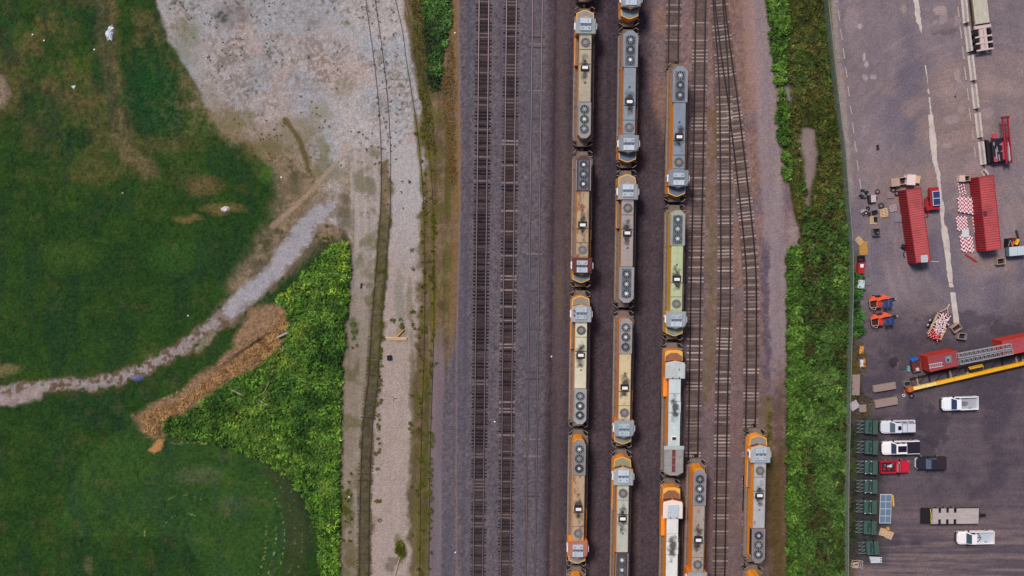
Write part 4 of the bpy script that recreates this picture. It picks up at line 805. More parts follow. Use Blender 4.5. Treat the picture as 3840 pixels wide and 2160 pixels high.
    m.build('radiator_frame', M_HUB, rad); m = MB(); m.box(-.29, .25, Y(19.85), Y(16.0), 4.5, 4.53); m.build('radiator_stripe', mat('maroon', C(112, 52, 54), var=.15), rad)
    return root
TPL = {}
C1 = lambda y: 2198 - 33 * y / 2160; C2 = lambda y: 2367 - 36 * y / 2160; C3 = lambda y: 2556 - 37 * y / 2160; C4 = lambda y: 2668 - 24.5 * y / 1000; C5 = lambda y: 2890 - 22.5 * y / 1000
GBL, ORG = (138, 148, 158), (240, 152, 48)
LOCOS = [  # col fn, y of pilots top/bottom, cab up?, kind, roof, cab roof, nose, radiator, rust, side, label
 (C1, -512, 8, 1, 'a', (130, 120, 110), (140, 146, 150), (140, 140, 138), (140, 132, 124), .3, ORG, 'locomotive above the first column, only its rear platform inside the top edge'),
 (C1, 32, 551, 1, 'a', (158, 150, 134), (142, 152, 158), (142, 142, 134), (146, 148, 146), .25, (214, 140, 60), 'topmost whole locomotive of the first column, beige grey roof, nose up'),
 (C1, 567, 1076, 0, 'b', (162, 144, 118), (98, 48, 50), (116, 126, 128), (84, 62, 66), .62, (206, 130, 50), 'locomotive with maroon cab roof and dark maroon radiator deck in the first column'),
 (C1, 1088, 1598, 1, 'a', (190, 186, 164), (152, 160, 170), (142, 134, 124), (156, 160, 162), .1, (226, 144, 52), 'locomotive with cream and pale roof and two dark red marks on its cab'),
 (C1, 1609, 2114, 0, 'ao', (166, 142, 118), (170, 108, 92), (132, 134, 138), (132, 132, 136), .55, ORG, 'heavily rusted locomotive with orange rear end, fourth in the first column'),
 (C1, 2122, 2634, 0, 'ao', (150, 130, 110), (150, 140, 130), (130, 130, 130), (130, 130, 130), .4, ORG, 'locomotive at the bottom edge of the first column, only its orange end showing'),
 (C2, -420, 102, 0, 'a', (140, 150, 160), (140, 150, 160), (122, 136, 146), (140, 146, 154), .05, ORG, 'locomotive cut by the top edge of the second column, blue grey cab pointing down'),
 (C2, 110, 631, 0, 'b', (122, 134, 146), (128, 138, 148), (100, 114, 132), (134, 142, 154), .03, (204, 122, 50), 'clean slate blue roofed locomotive just below the top engine in the second column'),
 (C2, 639, 1153, 1, 'b', (148, 138, 138), (148, 148, 154), (150, 138, 128), (150, 146, 154), .08, (180, 132, 70), 'taupe roofed locomotive with white side windows on both sides of its cab, second column'),
 (C2, 1163, 1673, 0, 'a', (186, 172, 138), (140, 150, 162), (128, 132, 122), (152, 144, 146), .45, (214, 124, 44), 'locomotive with cream roof rusted near its fans, cab down, fourth in the second column'),
 (C2, 1683, 2200, 1, 'a', (166, 168, 158), (156, 164, 168), (142, 140, 114), (84, 66, 70), .22, (224, 140, 44), 'sooty pale roofed locomotive with maroon radiator deck, lowest in the second column'),
 (C3, 240, 758, 0, 'b', (118, 130, 146), (124, 134, 146), (98, 114, 136), (132, 140, 154), .0, (216, 136, 44), 'topmost locomotive of the third column, clean slate blue roof, cab down'),
 (C3, 768, 1273, 0, 'b', (166, 178, 142), (150, 156, 168), (126, 138, 126), (148, 158, 146), .05, (206, 156, 46), 'locomotive with pale green roof, second in the third column'),
 (C3, 1284, 1782, 1, 'g', (182, 194, 196), (184, 192, 192), (180, 130, 90), (170, 180, 180), .05, (222, 134, 48), 'locomotive with plain pale roof and wide grey radiator wing with maroon stripe'),
 (C3, 1791, 2310, 1, 'g', (204, 206, 204), (228, 214, 208), (150, 140, 130), (200, 200, 200), .05, (222, 134, 40), 'white roofed locomotive at the bottom of the third column, air conditioner on its white cab'),
 (C4, 1718, 2230, 0, 'ao', (150, 140, 132), (146, 152, 158), (140, 140, 140), (138, 132, 138), .46, (226, 132, 36), 'rusty orange ended locomotive alone on the fourth track, cut by the bottom edge'),
 (C5, 1604, 2107, 1, 'a', (158, 160, 166), (160, 168, 174), (140, 132, 128), (130, 120, 124), .38, (240, 150, 40), 'rightmost locomotive with bright orange side and nose pointing up'),
 (C5, 2116, 2620, 0, 'ao', (150, 140, 130), (150, 150, 150), (140, 140, 140), (130, 130, 130), .4, (238, 148, 40), 'rightmost column locomotive at the bottom edge, only its orange end showing')]
for fx, y0, y1, up, kind, cr, cc, cn, cd, rust, cs, lab in LOCOS:
    if kind not in TPL: r = TPL[kind] = emd('b' in kind, 'o' in kind) if kind != 'g' else ge()
    else: r = copy_tree(TPL[kind])
    p0 = G(fx(y0), y0, 4.5); p1 = G(fx(y1), y1, 4.5); q0 = G(fx(y0), y0, 1.5); q1 = G(fx(y1), y1, 1.5)
    r.location = ((p0[0] + p1[0]) / 2, (q0[1] + q1[1]) / 2, .02)
    a = math.atan2(p0[1] - p1[1], p0[0] - p1[0]) - math.pi / 2
    r.rotation_euler = (0, 0, a if up else a + math.pi)
    r.scale = (1, 1, 1)
    Lg = math.hypot(p0[0] - p1[0], q0[1] - q1[1]) - .12; r['len'] = Lg; s = Lg / (21.9 if kind != 'g' else 21.2); r.scale = (1, s, 1); del r['len']
    tag(r, lab, 'locomotive', 'locomotives parked in the yard')
    def setc(o, par=''):
        n = o.name.split('.')[0]; c = None
        al = 1 - rust
        if n in ('hood_roof', 'roof_vent'): c = (*C(*[min(240, v * 1.07) for v in cr]), al)
        elif n in ('radiator_housing', 'radiator_deck', 'radiator_bulkhead'): c = (*C(*cd), 1 - rust * .7)
        elif n == 'cab_roof': c = (*C(*cc), 1 - rust * .35)
        elif n == 'nose_top': c = (*C(*cn), 1 - rust * .3)
        elif n in ('hood', 'cab', 'nose', 'equipment_box', 'radiator_hood'): c = (*C(*[min(255, v * 1.06) for v in cs]), 1 - rust * .3)
        if c: o.color = c
        for ch in o.children: setc(ch)
    setc(r)
# third-column white cab carries an air conditioner
for r in [o for o in bpy.data.objects if o.get('label', '').startswith('white roofed locomotive')]:
    Lh = 10.6
    for y0, y1 in ((3.1, 4.0), (4.15, 4.9)):
        m = MB(); m.box(-.84, .84, Lh - y1, Lh - y0, 4.66, 4.86, tx=.03, ty=.03); m.build('air_conditioner', M_AC, r)
for r in [o for o in bpy.data.objects if o.get('label', '').startswith('locomotive with cream and pale')]:
    for y in (7.9, 7.25): m = MB(); m.obox(-1.1, y, 4.67, .25, .42, .02, .3); m.build('roof_mark', mat('roof_mark', C(128, 48, 62), var=.2), r)
# ------------------------------------------------------------------ fence
M_FPOST = mat('fence_galvanised', C(150, 156, 150), rough=.5, metal=.3, var=.1)
M_FWIRE = mat('fence_wire', C(104, 118, 108), rough=.6, metal=.2, var=.1)
FP = [(3106, -120), (3108, 0), (3120, 120), (3140, 300), (3160, 470), (3171, 540), (3186, 749), (3197, 880), (3200.5, 1000), (3200.6, 1080), (3195, 1296), (3191, 1453), (3188, 1620), (3184, 1797), (3182, 2160), (3180, 2260)]
fw_ = smooth([G(*p, 2.0) for p in FP], 4)
fr = empty('chain_link_fence', (0, 0, 0), 0, 'long chain link fence between the green strip and the storage yard', 'fence')
m = MB(); m.tube([(x, y, 2.0) for x, y in fw_], .045); m.build('top_rail', M_FPOST, fr)
Lf = sum(math.hypot(b[0] - a[0], b[1] - a[1]) for a, b in zip(fw_, fw_[1:]))
m = MB(); s = 0
k = 0
while s < Lf:
    p, a = poly_at(fw_, s); q = MB(); q.cyl((p[0], p[1], 0), (p[0], p[1], 2.06), .045, n=8); q.build('post', M_FPOST, fr); s += 3.0
s = 0
while s < Lf - 2.1:
    p, a = poly_at(fw_, s); q, _ = poly_at(fw_, s + 1.9)
    m.cyl((p[0], p[1], .05), (q[0], q[1], 1.98), .008, n=3, caps=False); m.cyl((p[0], p[1], 1.98), (q[0], q[1], .05), .008, n=3, caps=False); s += .1
m.build('wire_mesh', M_FWIRE, fr)

# ------------------------------------------------------------------ concrete strip and wheel stops, barriers
M_CON = mat('concrete', C(178, 168, 164), rough=.9, var=.12, scale=1.2, dirt=.4)
M_CONP = mat('concrete_pale', C(196, 186, 182), rough=.9, var=.1, scale=1, dirt=.35)
def strip(left, right, z=.02, jag=.0):
    a = smooth([G(*p) for p in left], 5); b = smooth([G(*p) for p in right], 5); m = MB(); n = min(len(a), len(b))
    v = []
    for i in range(n):
        j = random.uniform(-jag, jag); v += [(a[i][0] + j, a[i][1], z), (b[i][0] + random.uniform(-jag, jag), b[i][1], z)]
    m.add(v, [(2 * i, 2 * i + 1, 2 * i + 3, 2 * i + 2) for i in range(n - 1)]); o = m.build('concrete_strip', M_CONP); o['kind'] = 'structure'; return o
strip([(3423, -30), cA(785, 0), cA(795, 80), cA(805, 170), cA(835, 240), cA(857, 300)], [(3440, -30), cA(828, 0), cA(838, 60), cA(850, 140), cA(857, 220), cA(863, 308)], jag=.1)
strip([cA(890, 590), cA(895, 640), cA(903, 690), cA(913, 755)], [cA(898, 590), cA(905, 640), cA(914, 690), cA(919, 758)], jag=.06)
strip([cA(912, 805), cA(914, 830), cA(920, 850)], [cA(922, 803), cA(930, 830), cA(931, 850)], jag=.05)
strip([cA(922, 880), cA(928, 950), cA(935, 1030), cA(918, 1050), cA(930, 1150), cA(932, 1250), cA(945, 1350), cA(955, 1449), cB(1012, 60), cB(1035, 150), cB(1055, 300), cB(1060, 420), cB(1075, 560), cB(1095, 720), cB(1112, 900), cB(1140, 1100), cB(1160, 1250), cB(1180, 1430), cC(1010, 100), cC(1022, 155)],
      [cA(936, 880), cA(944, 950), cA(954, 1030), cA(965, 1060), cA(975, 1170), cA(992, 1260), cA(996, 1350), cA(1000, 1449), cB(1065, 60), cB(1088, 150), cB(1098, 300), cB(1108, 420), cB(1135, 560), cB(1130, 720), cB(1172, 820), cB(1200, 1000), cB(1215, 1200), cB(1238, 1430), cC(1052, 108), cC(1062, 155)], jag=.08)
strip([cC(1028, 205), cC(1040, 320), cC(1052, 420), cC(1062, 510)], [cC(1080, 205), cC(1095, 330), cC(1112, 440), cC(1122, 555)], z=.02, jag=.02)
for pts in ([(277, 235), (300, 225), (328, 255), (318, 272), (290, 255)], [(320, 478), (350, 475), (358, 545), (345, 550)], [(345, 670), (368, 668), (372, 712), (335, 716)]): pass
WS = MB()
WS.add([(-.09, -.88, 0), (.09, -.88, 0), (.09, .88, 0), (-.09, .88, 0), (-.055, -.85, .13), (.055, -.85, .13), (.055, .85, .13), (-.055, .85, .13)], [(0, 3, 2, 1), (4, 5, 6, 7), (0, 1, 5, 4), (1, 2, 6, 5), (2, 3, 7, 6), (3, 0, 4, 7)])
ws0 = None
def wstop(p0, p1, lab, grp):
    global ws0
    if ws0 is None: o = ws0 = WS.build('wheel_stop', M_CON)
    else: o = ws0.copy(); COL.objects.link(o)
    L = put(o, p0, p1); o.scale = (1, L / 1.76, 1); tag(o, lab, 'wheel stop', grp)
ordn = ['first', 'second', 'third', 'fourth', 'fifth', 'sixth', 'seventh', 'eighth', 'ninth', 'tenth', 'eleventh']
LS = [(82, -40, 92, 32), (103, 95, 118, 195), (122, 265, 140, 368), (147, 438, 162, 538), (167, 610, 186, 710), (190, 780, 205, 878), (210, 955, 226, 1040), (231, 1108, 245, 1212), (251, 1278, 268, 1376)]
for i, (a, b, c, d_) in enumerate(LS): wstop(cA(a, b), cA(c, d_), f'thin concrete wheel stop, {ordn[i]} from the top of the row beside the fence', 'wheel stops along the fence')
wstop(cB(103, 0), cB(122, 130), 'grey wheel stop beside the fence, second lowest of that row', 'wheel stops along the fence')
wstop(cB(133, 218), cB(152, 340), 'wheel stop ending at the junk pile, lowest of the fence row', 'wheel stops along the fence')
RS = [(1185, 62, 1199, 160), (1203, 235, 1222, 355), (1226, 420, 1242, 542), (1245, 608, 1262, 728), (1268, 795, 1287, 915), (1287, 980, 1306, 1100), (1313, 1170, 1328, 1266), (1334, 1335, 1348, 1428)]
for i, (a, b, c, d_) in enumerate(RS): wstop(cA(a, b), cA(c, d_), f'narrow wheel stop, {ordn[i]} from the top beside the large concrete barriers', 'wheel stops along the barriers')
br0 = None
def barrier(p0, p1, lab):
    global br0
    if br0 is None:
        m = MB(); pr = [(-.4, 0), (-.4, .1), (-.2, .32), (-.14, .85), (.14, .85), (.2, .32), (.4, .1), (.4, 0)]
        n = len(pr); L = 1.9; m.add([(x, y, z) for y in (-L, L) for x, z in pr], [tuple(range(n)), tuple(reversed(range(n, 2 * n)))] + [(i, i + n, (i + 1) % n + n, (i + 1) % n) for i in range(n)])
        br0 = empty('concrete_barrier'); m.build('barrier_body', M_CONP, br0)
        for y in (-1.2, 0, 1.2):
            q = MB(); q.cyl((0, y, .85), (0, y, .87), .04, n=8); q.build('lifting_hole', M_BLK, br0)
        o = br0
    else: o = copy_tree(br0)
    L = put(o, p0, p1, .4); o.scale = (1, L / 3.8, 1); tag(o, lab, 'concrete barrier', 'concrete traffic barriers in a line')
BR = [(1248, -20, 1268, 205), (1275, 243, 1302, 465), (1308, 503, 1334, 725), (1337, 762, 1362, 982), (1370, 1023, 1395, 1243), (1402, 1282, 1425, 1490)]
bl = ['top one, cut by the frame, beside the timber decked trailer', 'second, beside the triple axle trailer wheels', 'third, just below the trailer', 'fourth from the top of the line', 'fifth, above the red drilling rig', 'lowest full one, left of the red drilling rig']
for (a, b, c, d_), l_ in zip(BR, bl): barrier(cA(a, b), cA(c, d_), 'white concrete barrier, ' + l_)
barrier(cB(1600, 118), cB(1640, 172), 'short stub of concrete barrier touching the right red container')

# ------------------------------------------------------------------ containers
def container(p0, p1, side, roof, lab, L=None, h=2.6, w=2.44, z=0, hw=None):
    """p0->p1 roof centreline ends in the photo"""
    t = empty('shipping_container'); Lr = put(t, p0, p1, h); L = L or Lr
    ms = mat('container_side_%d' % side[1], C(*side), rough=.55, var=.1, scale=.8, dirt=.2, rust=.12, rustcol=(90, 36, 34)); mr_ = mat('container_roof_%d' % roof[1], C(*roof), rough=.6, var=.12, scale=.6, dirt=.35)
    hl = L / 2; hw = w / 2
    def corr(y0, y1, f, a=.075, pitch=.36):
        pts = []; n = int((y1 - y0) / pitch)
        for i in range(n):
            y = y0 + (y1 - y0) * i / n; d = (y1 - y0) / n
            pts += [(y, 0), (y + d * .35, 0), (y + d * .5, a), (y + d * .85, a)]
        pts.append((y1, 0)); return [f(y, o) for y, o in pts]
    m = MB()
    def sheet(m, A, B):
        n = len(A); m.add(A + B, [(i, i + 1, n + i + 1, n + i) for i in range(n - 1)])
    c = corr(-hl + .12, hl - .12, lambda y, o: (y, o))
    m = MB(); sheet(m, [(-hw + .12, y, h - .06 + o * .8) for y, o in c], [(hw - .12, y, h - .06 + o * .8) for y, o in c]); m.build('roof_panel', mr_, t)
    for s in (-1, 1):
        m = MB(); sheet(m, [(s * (hw - .06 + o), y, .15) for y, o in c], [(s * (hw - .06 + o), y, h - .1) for y, o in c]); m.build('side_panel', ms, t)
    m = MB()
    for x in (-1, 1):
        m.box(x * hw - .06 * (x + 1), x * hw - .06 * (x - 1), -hl, hl, h - .12, h); m.box(x * hw - .06 * (x + 1), x * hw - .06 * (x - 1), -hl, hl, .03, .15)
        for y in (-1, 1): m.box(x * hw - .07 * (x + 1), x * hw - .07 * (x - 1), y * hl - .07 * (y + 1), y * hl - .07 * (y - 1), 0, h + .01)
    for y in (-1, 1): m.box(-hw + .14, hw - .14, y * hl - .06 * (y + 1), y * hl - .06 * (y - 1), h - .12, h - .002); m.box(-hw + .14, hw - .14, y * hl - .06 * (y + 1), y * hl - .06 * (y - 1), .03, .2)
    m.build('frame', ms, t)
    for s in (-1, 1):
        m = MB(); m.box(-hw + .15 if s < 0 else .01, -.01 if s < 0 else hw - .15, -hl + .03, -hl + .07, .2, h - .12)
        for k in (.3, .8): m.cyl((s * k, -hl + .02, .15), (s * k, -hl + .02, h - .1), .02, n=6)
        m.build('door', ms, t)
    m = MB(); m.box(-hw + .14, hw - .14, hl - .06, hl - .03, .2, h - .12); m.build('end_wall', ms, t)
    tag(t, lab, 'container', 'red shipping containers'); return t
ct1 = container(cB(892, 1206), cB(772, 337), (146, 40, 48), (176, 82, 86), 'long red shipping container left of the concrete strip, slatted panel on its lower end')
ct2 = container(cE(605, 1152), cE(500, 142), (156, 41, 50), (180, 80, 86), 'long red shipping container at the right, beside the striped barricades')
ct3 = container(cC(1110, 865), cC(812, 930), (184, 60, 50), (146, 70, 80), 'short red container with a square grey plate and ladder on its roof')
a = cC(1560, 772); b = cC(1560 + 700, 772 - 150)
ct4 = container(b, a, (190, 64, 50), (168, 76, 84), 'red container at the right edge with two truss sections resting on its roof', L=12.19); 
g0 = G(*a, 2.6); g1 = G(*b, 2.6); dd = Vector((g1[0] - g0[0], g1[1] - g0[1])).normalized(); ct4.location = (g0[0] + dd.x * 6.09, g0[1] + dd.y * 6.09, 0)
def local(parent, px, h):
    """photo pixel at level h -> parent's local xy"""
    g = G(*px, h); bpy.context.view_layer.update(); v = parent.matrix_world.inverted() @ Vector((g[0], g[1], h)); return v.x, v.y
M_GREY = mat('grey_steel', C(134, 134, 140), rough=.5, metal=.3, var=.15); M_WOOD = mat('weathered_wood', C(150, 132, 126), rough=.9, var=.25, scale=3, stretch=(5, .8, 1))
M_WOODT = mat('tan_wood', C(206, 176, 142), rough=.9, var=.2, scale=3); M_WOODY = mat('yellow_wood', C(200, 152, 66), rough=.8, var=.2, scale=3); M_RED = mat('red_paint', C(164, 38, 46), rough=.5, var=.12, scale=2)
M_SOLAR = mat('solar_cell', C(44, 62, 112), rough=.2, var=.08, spec=.6); M_FRAME = mat('white_frame', C(200, 206, 218), rough=.5, var=.05); M_TYRE = mat('tyre_rubber', C(34, 32, 38), rough=.85, var=.2)
M_RIM = mat('wheel_rim', C(190, 184, 190), rough=.4, metal=.3, var=.1); M_DBOX = mat('dark_plastic', C(44, 38, 46), rough=.7, var=.2); M_YELS = mat('yellow_paint', C(240, 188, 46), rough=.45, var=.1, dirt=.2)
# roof items
x, y = local(ct2, cE(490, 652), 2.7); m = MB(); m.obox(x, y, 2.66, .5, .78, .1, .0); m.build('roof_patch', mat('roof_patch', C(92, 46, 54), var=.2), ct2)
x, y = local(ct1, cB(900, 1168), 2.7)
def pallet(name, w=1.0, l=1.2, mt=None, n=6, h=.14, parent=None, gap=.45):
    m = MB(); sl = w / (n + (n - 1) * gap)
    for i in range(n): x = -w / 2 + sl / 2 + i * sl * (1 + gap); m.box(x - sl / 2, x + sl / 2, -l / 2, l / 2, h - .022, h)
    for yy in (-l / 2 + .05, 0, l / 2 - .05): m.box(-w / 2, w / 2, yy - .045, yy + .045, .022, h - .023)
    for xx in (-w / 2 + .05, 0, w / 2 - .05): m.box(xx - .05, xx + .05, -l / 2, l / 2, 0, .021)
    return m.build(name, mt or M_WOOD, parent)
o = tag(pallet('pallet', 1.0, 1.1, M_FRAME), 'white slatted pallet lying on the lower end of the left red container', 'pallet', 'pallets in the yard'); at(o, cB(898, 1166), 5, 2.62, 2.62)
x, y = local(ct3, cC(1008, 880), 2.7)
o = empty('roof_plate', (0, 0, 0), 0, 'square grey steel plate with a hole on the short red container', 'steel plate'); at(o, cC(1008, 880), 12, 2.62, 2.62)
m = MB(); m.box(-.55, .55, -.6, .6, 0, .06); m.build('plate', M_GREY, o); m = MB(); m.cyl((0, -.1, .06), (0, -.1, .075), .2, n=16); m.build('hole', M_BLK, o); m = MB(); m.tube([(-.1, .25, .1), (.15, .3, .12), (.22, 0, .1), (.1, -.3, .1)], .035); m.build('hose', M_FRAME, o)
o = empty('ladder', (0, 0, 0), 0, 'small metal ladder lying on the short red container', 'ladder'); put(o, cC(820, 948), cC(945, 928), 2.62, 2.62)
m = MB()
for s in (-1, 1): m.box(s * .3 - .04, s * .3 + .04, -1.1, 1.1, 0, .07)
m.build('side_rail', M_FRAME, o); m = MB()
for i in range(7): m.box(-.26, .26, -.95 + i * .31, -.9 + i * .31, .01, .05)
m.build('rungs', M_FRAME, o)

# ------------------------------------------------------------------ lattice sections
def lattice(name, L, w, h, r, mt, n, parent=None, lab=None, cat=None, grp=None):
    t = empty(name) if parent is None else parent
    for sx in (-1, 1):
        for z in (0, h):
            m = MB(); m.cyl((sx * w / 2, -L / 2, z), (sx * w / 2, L / 2, z), r, n=6); m.build('chord', mt, t)
    m = MB()
    for i in range(n):
        a = -L / 2 + L * i / n; b = -L / 2 + L * (i + 1) / n; c = (a + b) / 2
        for z in (0, h): m.cyl((-w / 2, a, z), (w / 2, c, z), r * .6, n=4); m.cyl((w / 2, c, z), (-w / 2, b, z), r * .6, n=4)
        for sx in (-1, 1): m.cyl((sx * w / 2, a, 0), (sx * w / 2, c, h), r * .6, n=4); m.cyl((sx * w / 2, c, h), (sx * w / 2, b, 0), r * .6, n=4)
    for y in (-L / 2, L / 2):
        for z in (0, h): m.cyl((-w / 2, y, z), (w / 2, y, z), r * .8, n=6)
        for sx in (-1, 1): m.cyl((sx * w / 2, y, 0), (sx * w / 2, y, h), r * .8, n=6)
    m.build('bracing', mt, t)
    if lab: tag(t, lab, cat, grp)
    return t
M_GALV = mat('galvanised_tube', C(168, 168, 176), rough=.5, metal=.2, var=.12)
for (a, b), lab in (((cC(1095, 843), cC(1628, 742)), 'upper grey lattice truss section bridging the two red containers'), ((cC(1110, 905), cC(1642, 800)), 'lower grey lattice truss section bridging the two red containers')):
    ga = G(*a, 2.7); gb = G(*b, 2.7); L = math.hypot(gb[0] - ga[0], gb[1] - ga[1]); t = lattice('truss_section', L, .72, .5, .05, M_GALV, 12, None, lab, 'truss', 'grey truss sections'); put(t, a, b, 2.7, 2.68)
# black flat frame and yellow boom
p0 = cC(640, 1135); p1 = cC(2300, 760)
t = empty('steel_frame'); L = put(t, p0, p1, .5, 0); tag(t, 'black steel lattice frame lying behind the yellow crane boom', 'steel frame')
for s in (-1, 1): m = MB(); m.box(s * 1.0 - .07, s * 1.0 + .07, -L / 2, L / 2, .35, .55); m.build('chord', M_BLK, t)
m = MB(); n = 9
for i in range(n + 1): y = -L / 2 + .05 + (L - .1) * i / n; m.box(-.93, .93, y - .06, y + .06, .37, .52)
for i in range(n): y = -L / 2 + L * i / n; m.cyl((.93, y, .45), (-.93, y + L / n * .8, .45), .05, n=5)
m.build('cross_members', M_BLK, t)
for i in range(5): m = MB(); m.box(-1.1, 1.1, -L / 2 + 1 + i * L / 5, -L / 2 + 1.25 + i * L / 5, 0, .35); m.build('timber_block', M_WOOD, t)
t = empty('crane_boom'); L = put(t, cC(660, 1175), cC(1900, 888), 1.1, 0); tag(t, 'yellow telescopic crane boom, pale at its tip end, lying across the yard', 'crane boom')
hl = L / 2; secs = [(-hl, -hl + L * .185, .24, (244, 214, 128)), (-hl + L * .185, -hl + L * .48, .27, (240, 186, 52)), (-hl + L * .48, -hl + L * .6, .22, (238, 180, 30)), (-hl + L * .6, hl, .26, (236, 176, 34))]
for i, (y0, y1, w_, c) in enumerate(secs):
    m = MB(); m.box(-w_, w_, y0, y1 - .02, .62 - i * .012, 1.16 - i * .012); m.box(-w_ - .03, w_ + .03, y1 - .14, y1 - .03, .6, 1.19); m.build('boom_section', mat('boom_yellow_%d' % i, C(*c), rough=.45, var=.08, dirt=.25), t)
m = MB(); m.box(-.06, .06, -hl + L * .2, hl, 1.1, 1.3); m.v = [(v[0] + .33, v[1], v[2] - .35) for v in m.v]; m.build('cable_guide', mat('boom_orange', C(214, 122, 34), rough=.5, var=.2), t)
m = MB()
for k in (.04, .12, .4, .43, .66, .69, .86): 
    for j in range(4): m.box(.36, .48, -hl + L * k + j * .24, -hl + L * k + j * .24 + .1, .7, .95)
m.build('hose_clamps', M_BLK, t)
m = MB(); m.box(-.38, .38, -hl - .95, -hl - .02, .5, 1.2, tx=.05, ty=.05); m.cyl((-.4, -hl - .6, .9), (.4, -hl - .6, .9), .3, n=14); m.build('boom_head', mat('boom_head', C(196, 100, 40), rough=.6, var=.35, scale=4), t)
m = MB()
for y in (-hl + 1, -hl + L * .45, hl - 2): m.box(-.5, .5, y, y + .3, 0, .59)
m.build('support_block', M_WOOD, t)
o = empty('hook_block'); at(o, cC(565, 1238), 20); tag(o, 'orange and white hook block on the ground at the tip of the boom', 'hook block')
m = MB(); m.torus((-.15, 0, .12), .2, .07, mi=0); m.build('hook', M_FRAME, o); m = MB(); m.box(.1, .24, -.1, .75, 0, .22); m.build('shackle', mat('rust_orange', C(160, 90, 60), var=.2), o)
def tyre(lab, p, ang=0, r=.42, flat=True, w=.24, rim=True, z=0, grp='loose tyres in the yard', h=0, mt=None):
    o = empty('tyre'); at(o, p, ang, z, h or z); m = MB(); m.torus((0, 0, w / 2), r - w / 2, w / 2, 20, 8); m.build('tread', mt or M_TYRE, o, smooth=True)
    if rim: m = MB(); m.cyl((0, 0, .03), (0, 0, w * .7), r - w * .95, n=16); m.build('rim', M_GREY, o)
    return tag(o, lab, 'tyre', grp)
tyre('dark tyre lying under the tip of the yellow boom', cC(634, 1245), r=.42)
o = empty('metal_bin'); at(o, cC(580, 1120), 8); tag(o, 'open grey metal bin behind the tip of the yellow boom', 'bin')
def bin_(o, w, l, h, mt, inner=None, th=.05):
    m = MB(); m.box(-w / 2, w / 2, -l / 2, l / 2, 0, .05)
    for s in (-1, 1):
        m.box(s * w / 2 - th * (s + 1) / 2, s * w / 2 - th * (s - 1) / 2, -l / 2, l / 2, .05, h); m.box(-w / 2 + th, w / 2 - th, s * l / 2 - th * (s + 1) / 2, s * l / 2 - th * (s - 1) / 2, .05, h)
    m.build('shell', mt, o)
    if inner: m = MB(); m.box(-w / 2 + th, w / 2 - th, -l / 2 + th, l / 2 - th, .05, h * .35); m.build('contents', inner, o)
bin_(o, 1.1, .8, .7, mat('bin_grey', C(130, 124, 132), var=.15), M_DBOX)
o = empty('plank_stack'); put(o, cC(1215, 985), cC(1350, 955), .6, .56); tag(o, 'yellow planks stacked on the black steel frame', 'planks')
for k in range(4): m = MB(); m.box(-.5 + k * .25, -.28 + k * .25, -1.1 + k * .1, 1.1 + (k % 2) * .15, 0, .1); m.build('plank', M_YELS if k < 2 else M_DBOX, o)

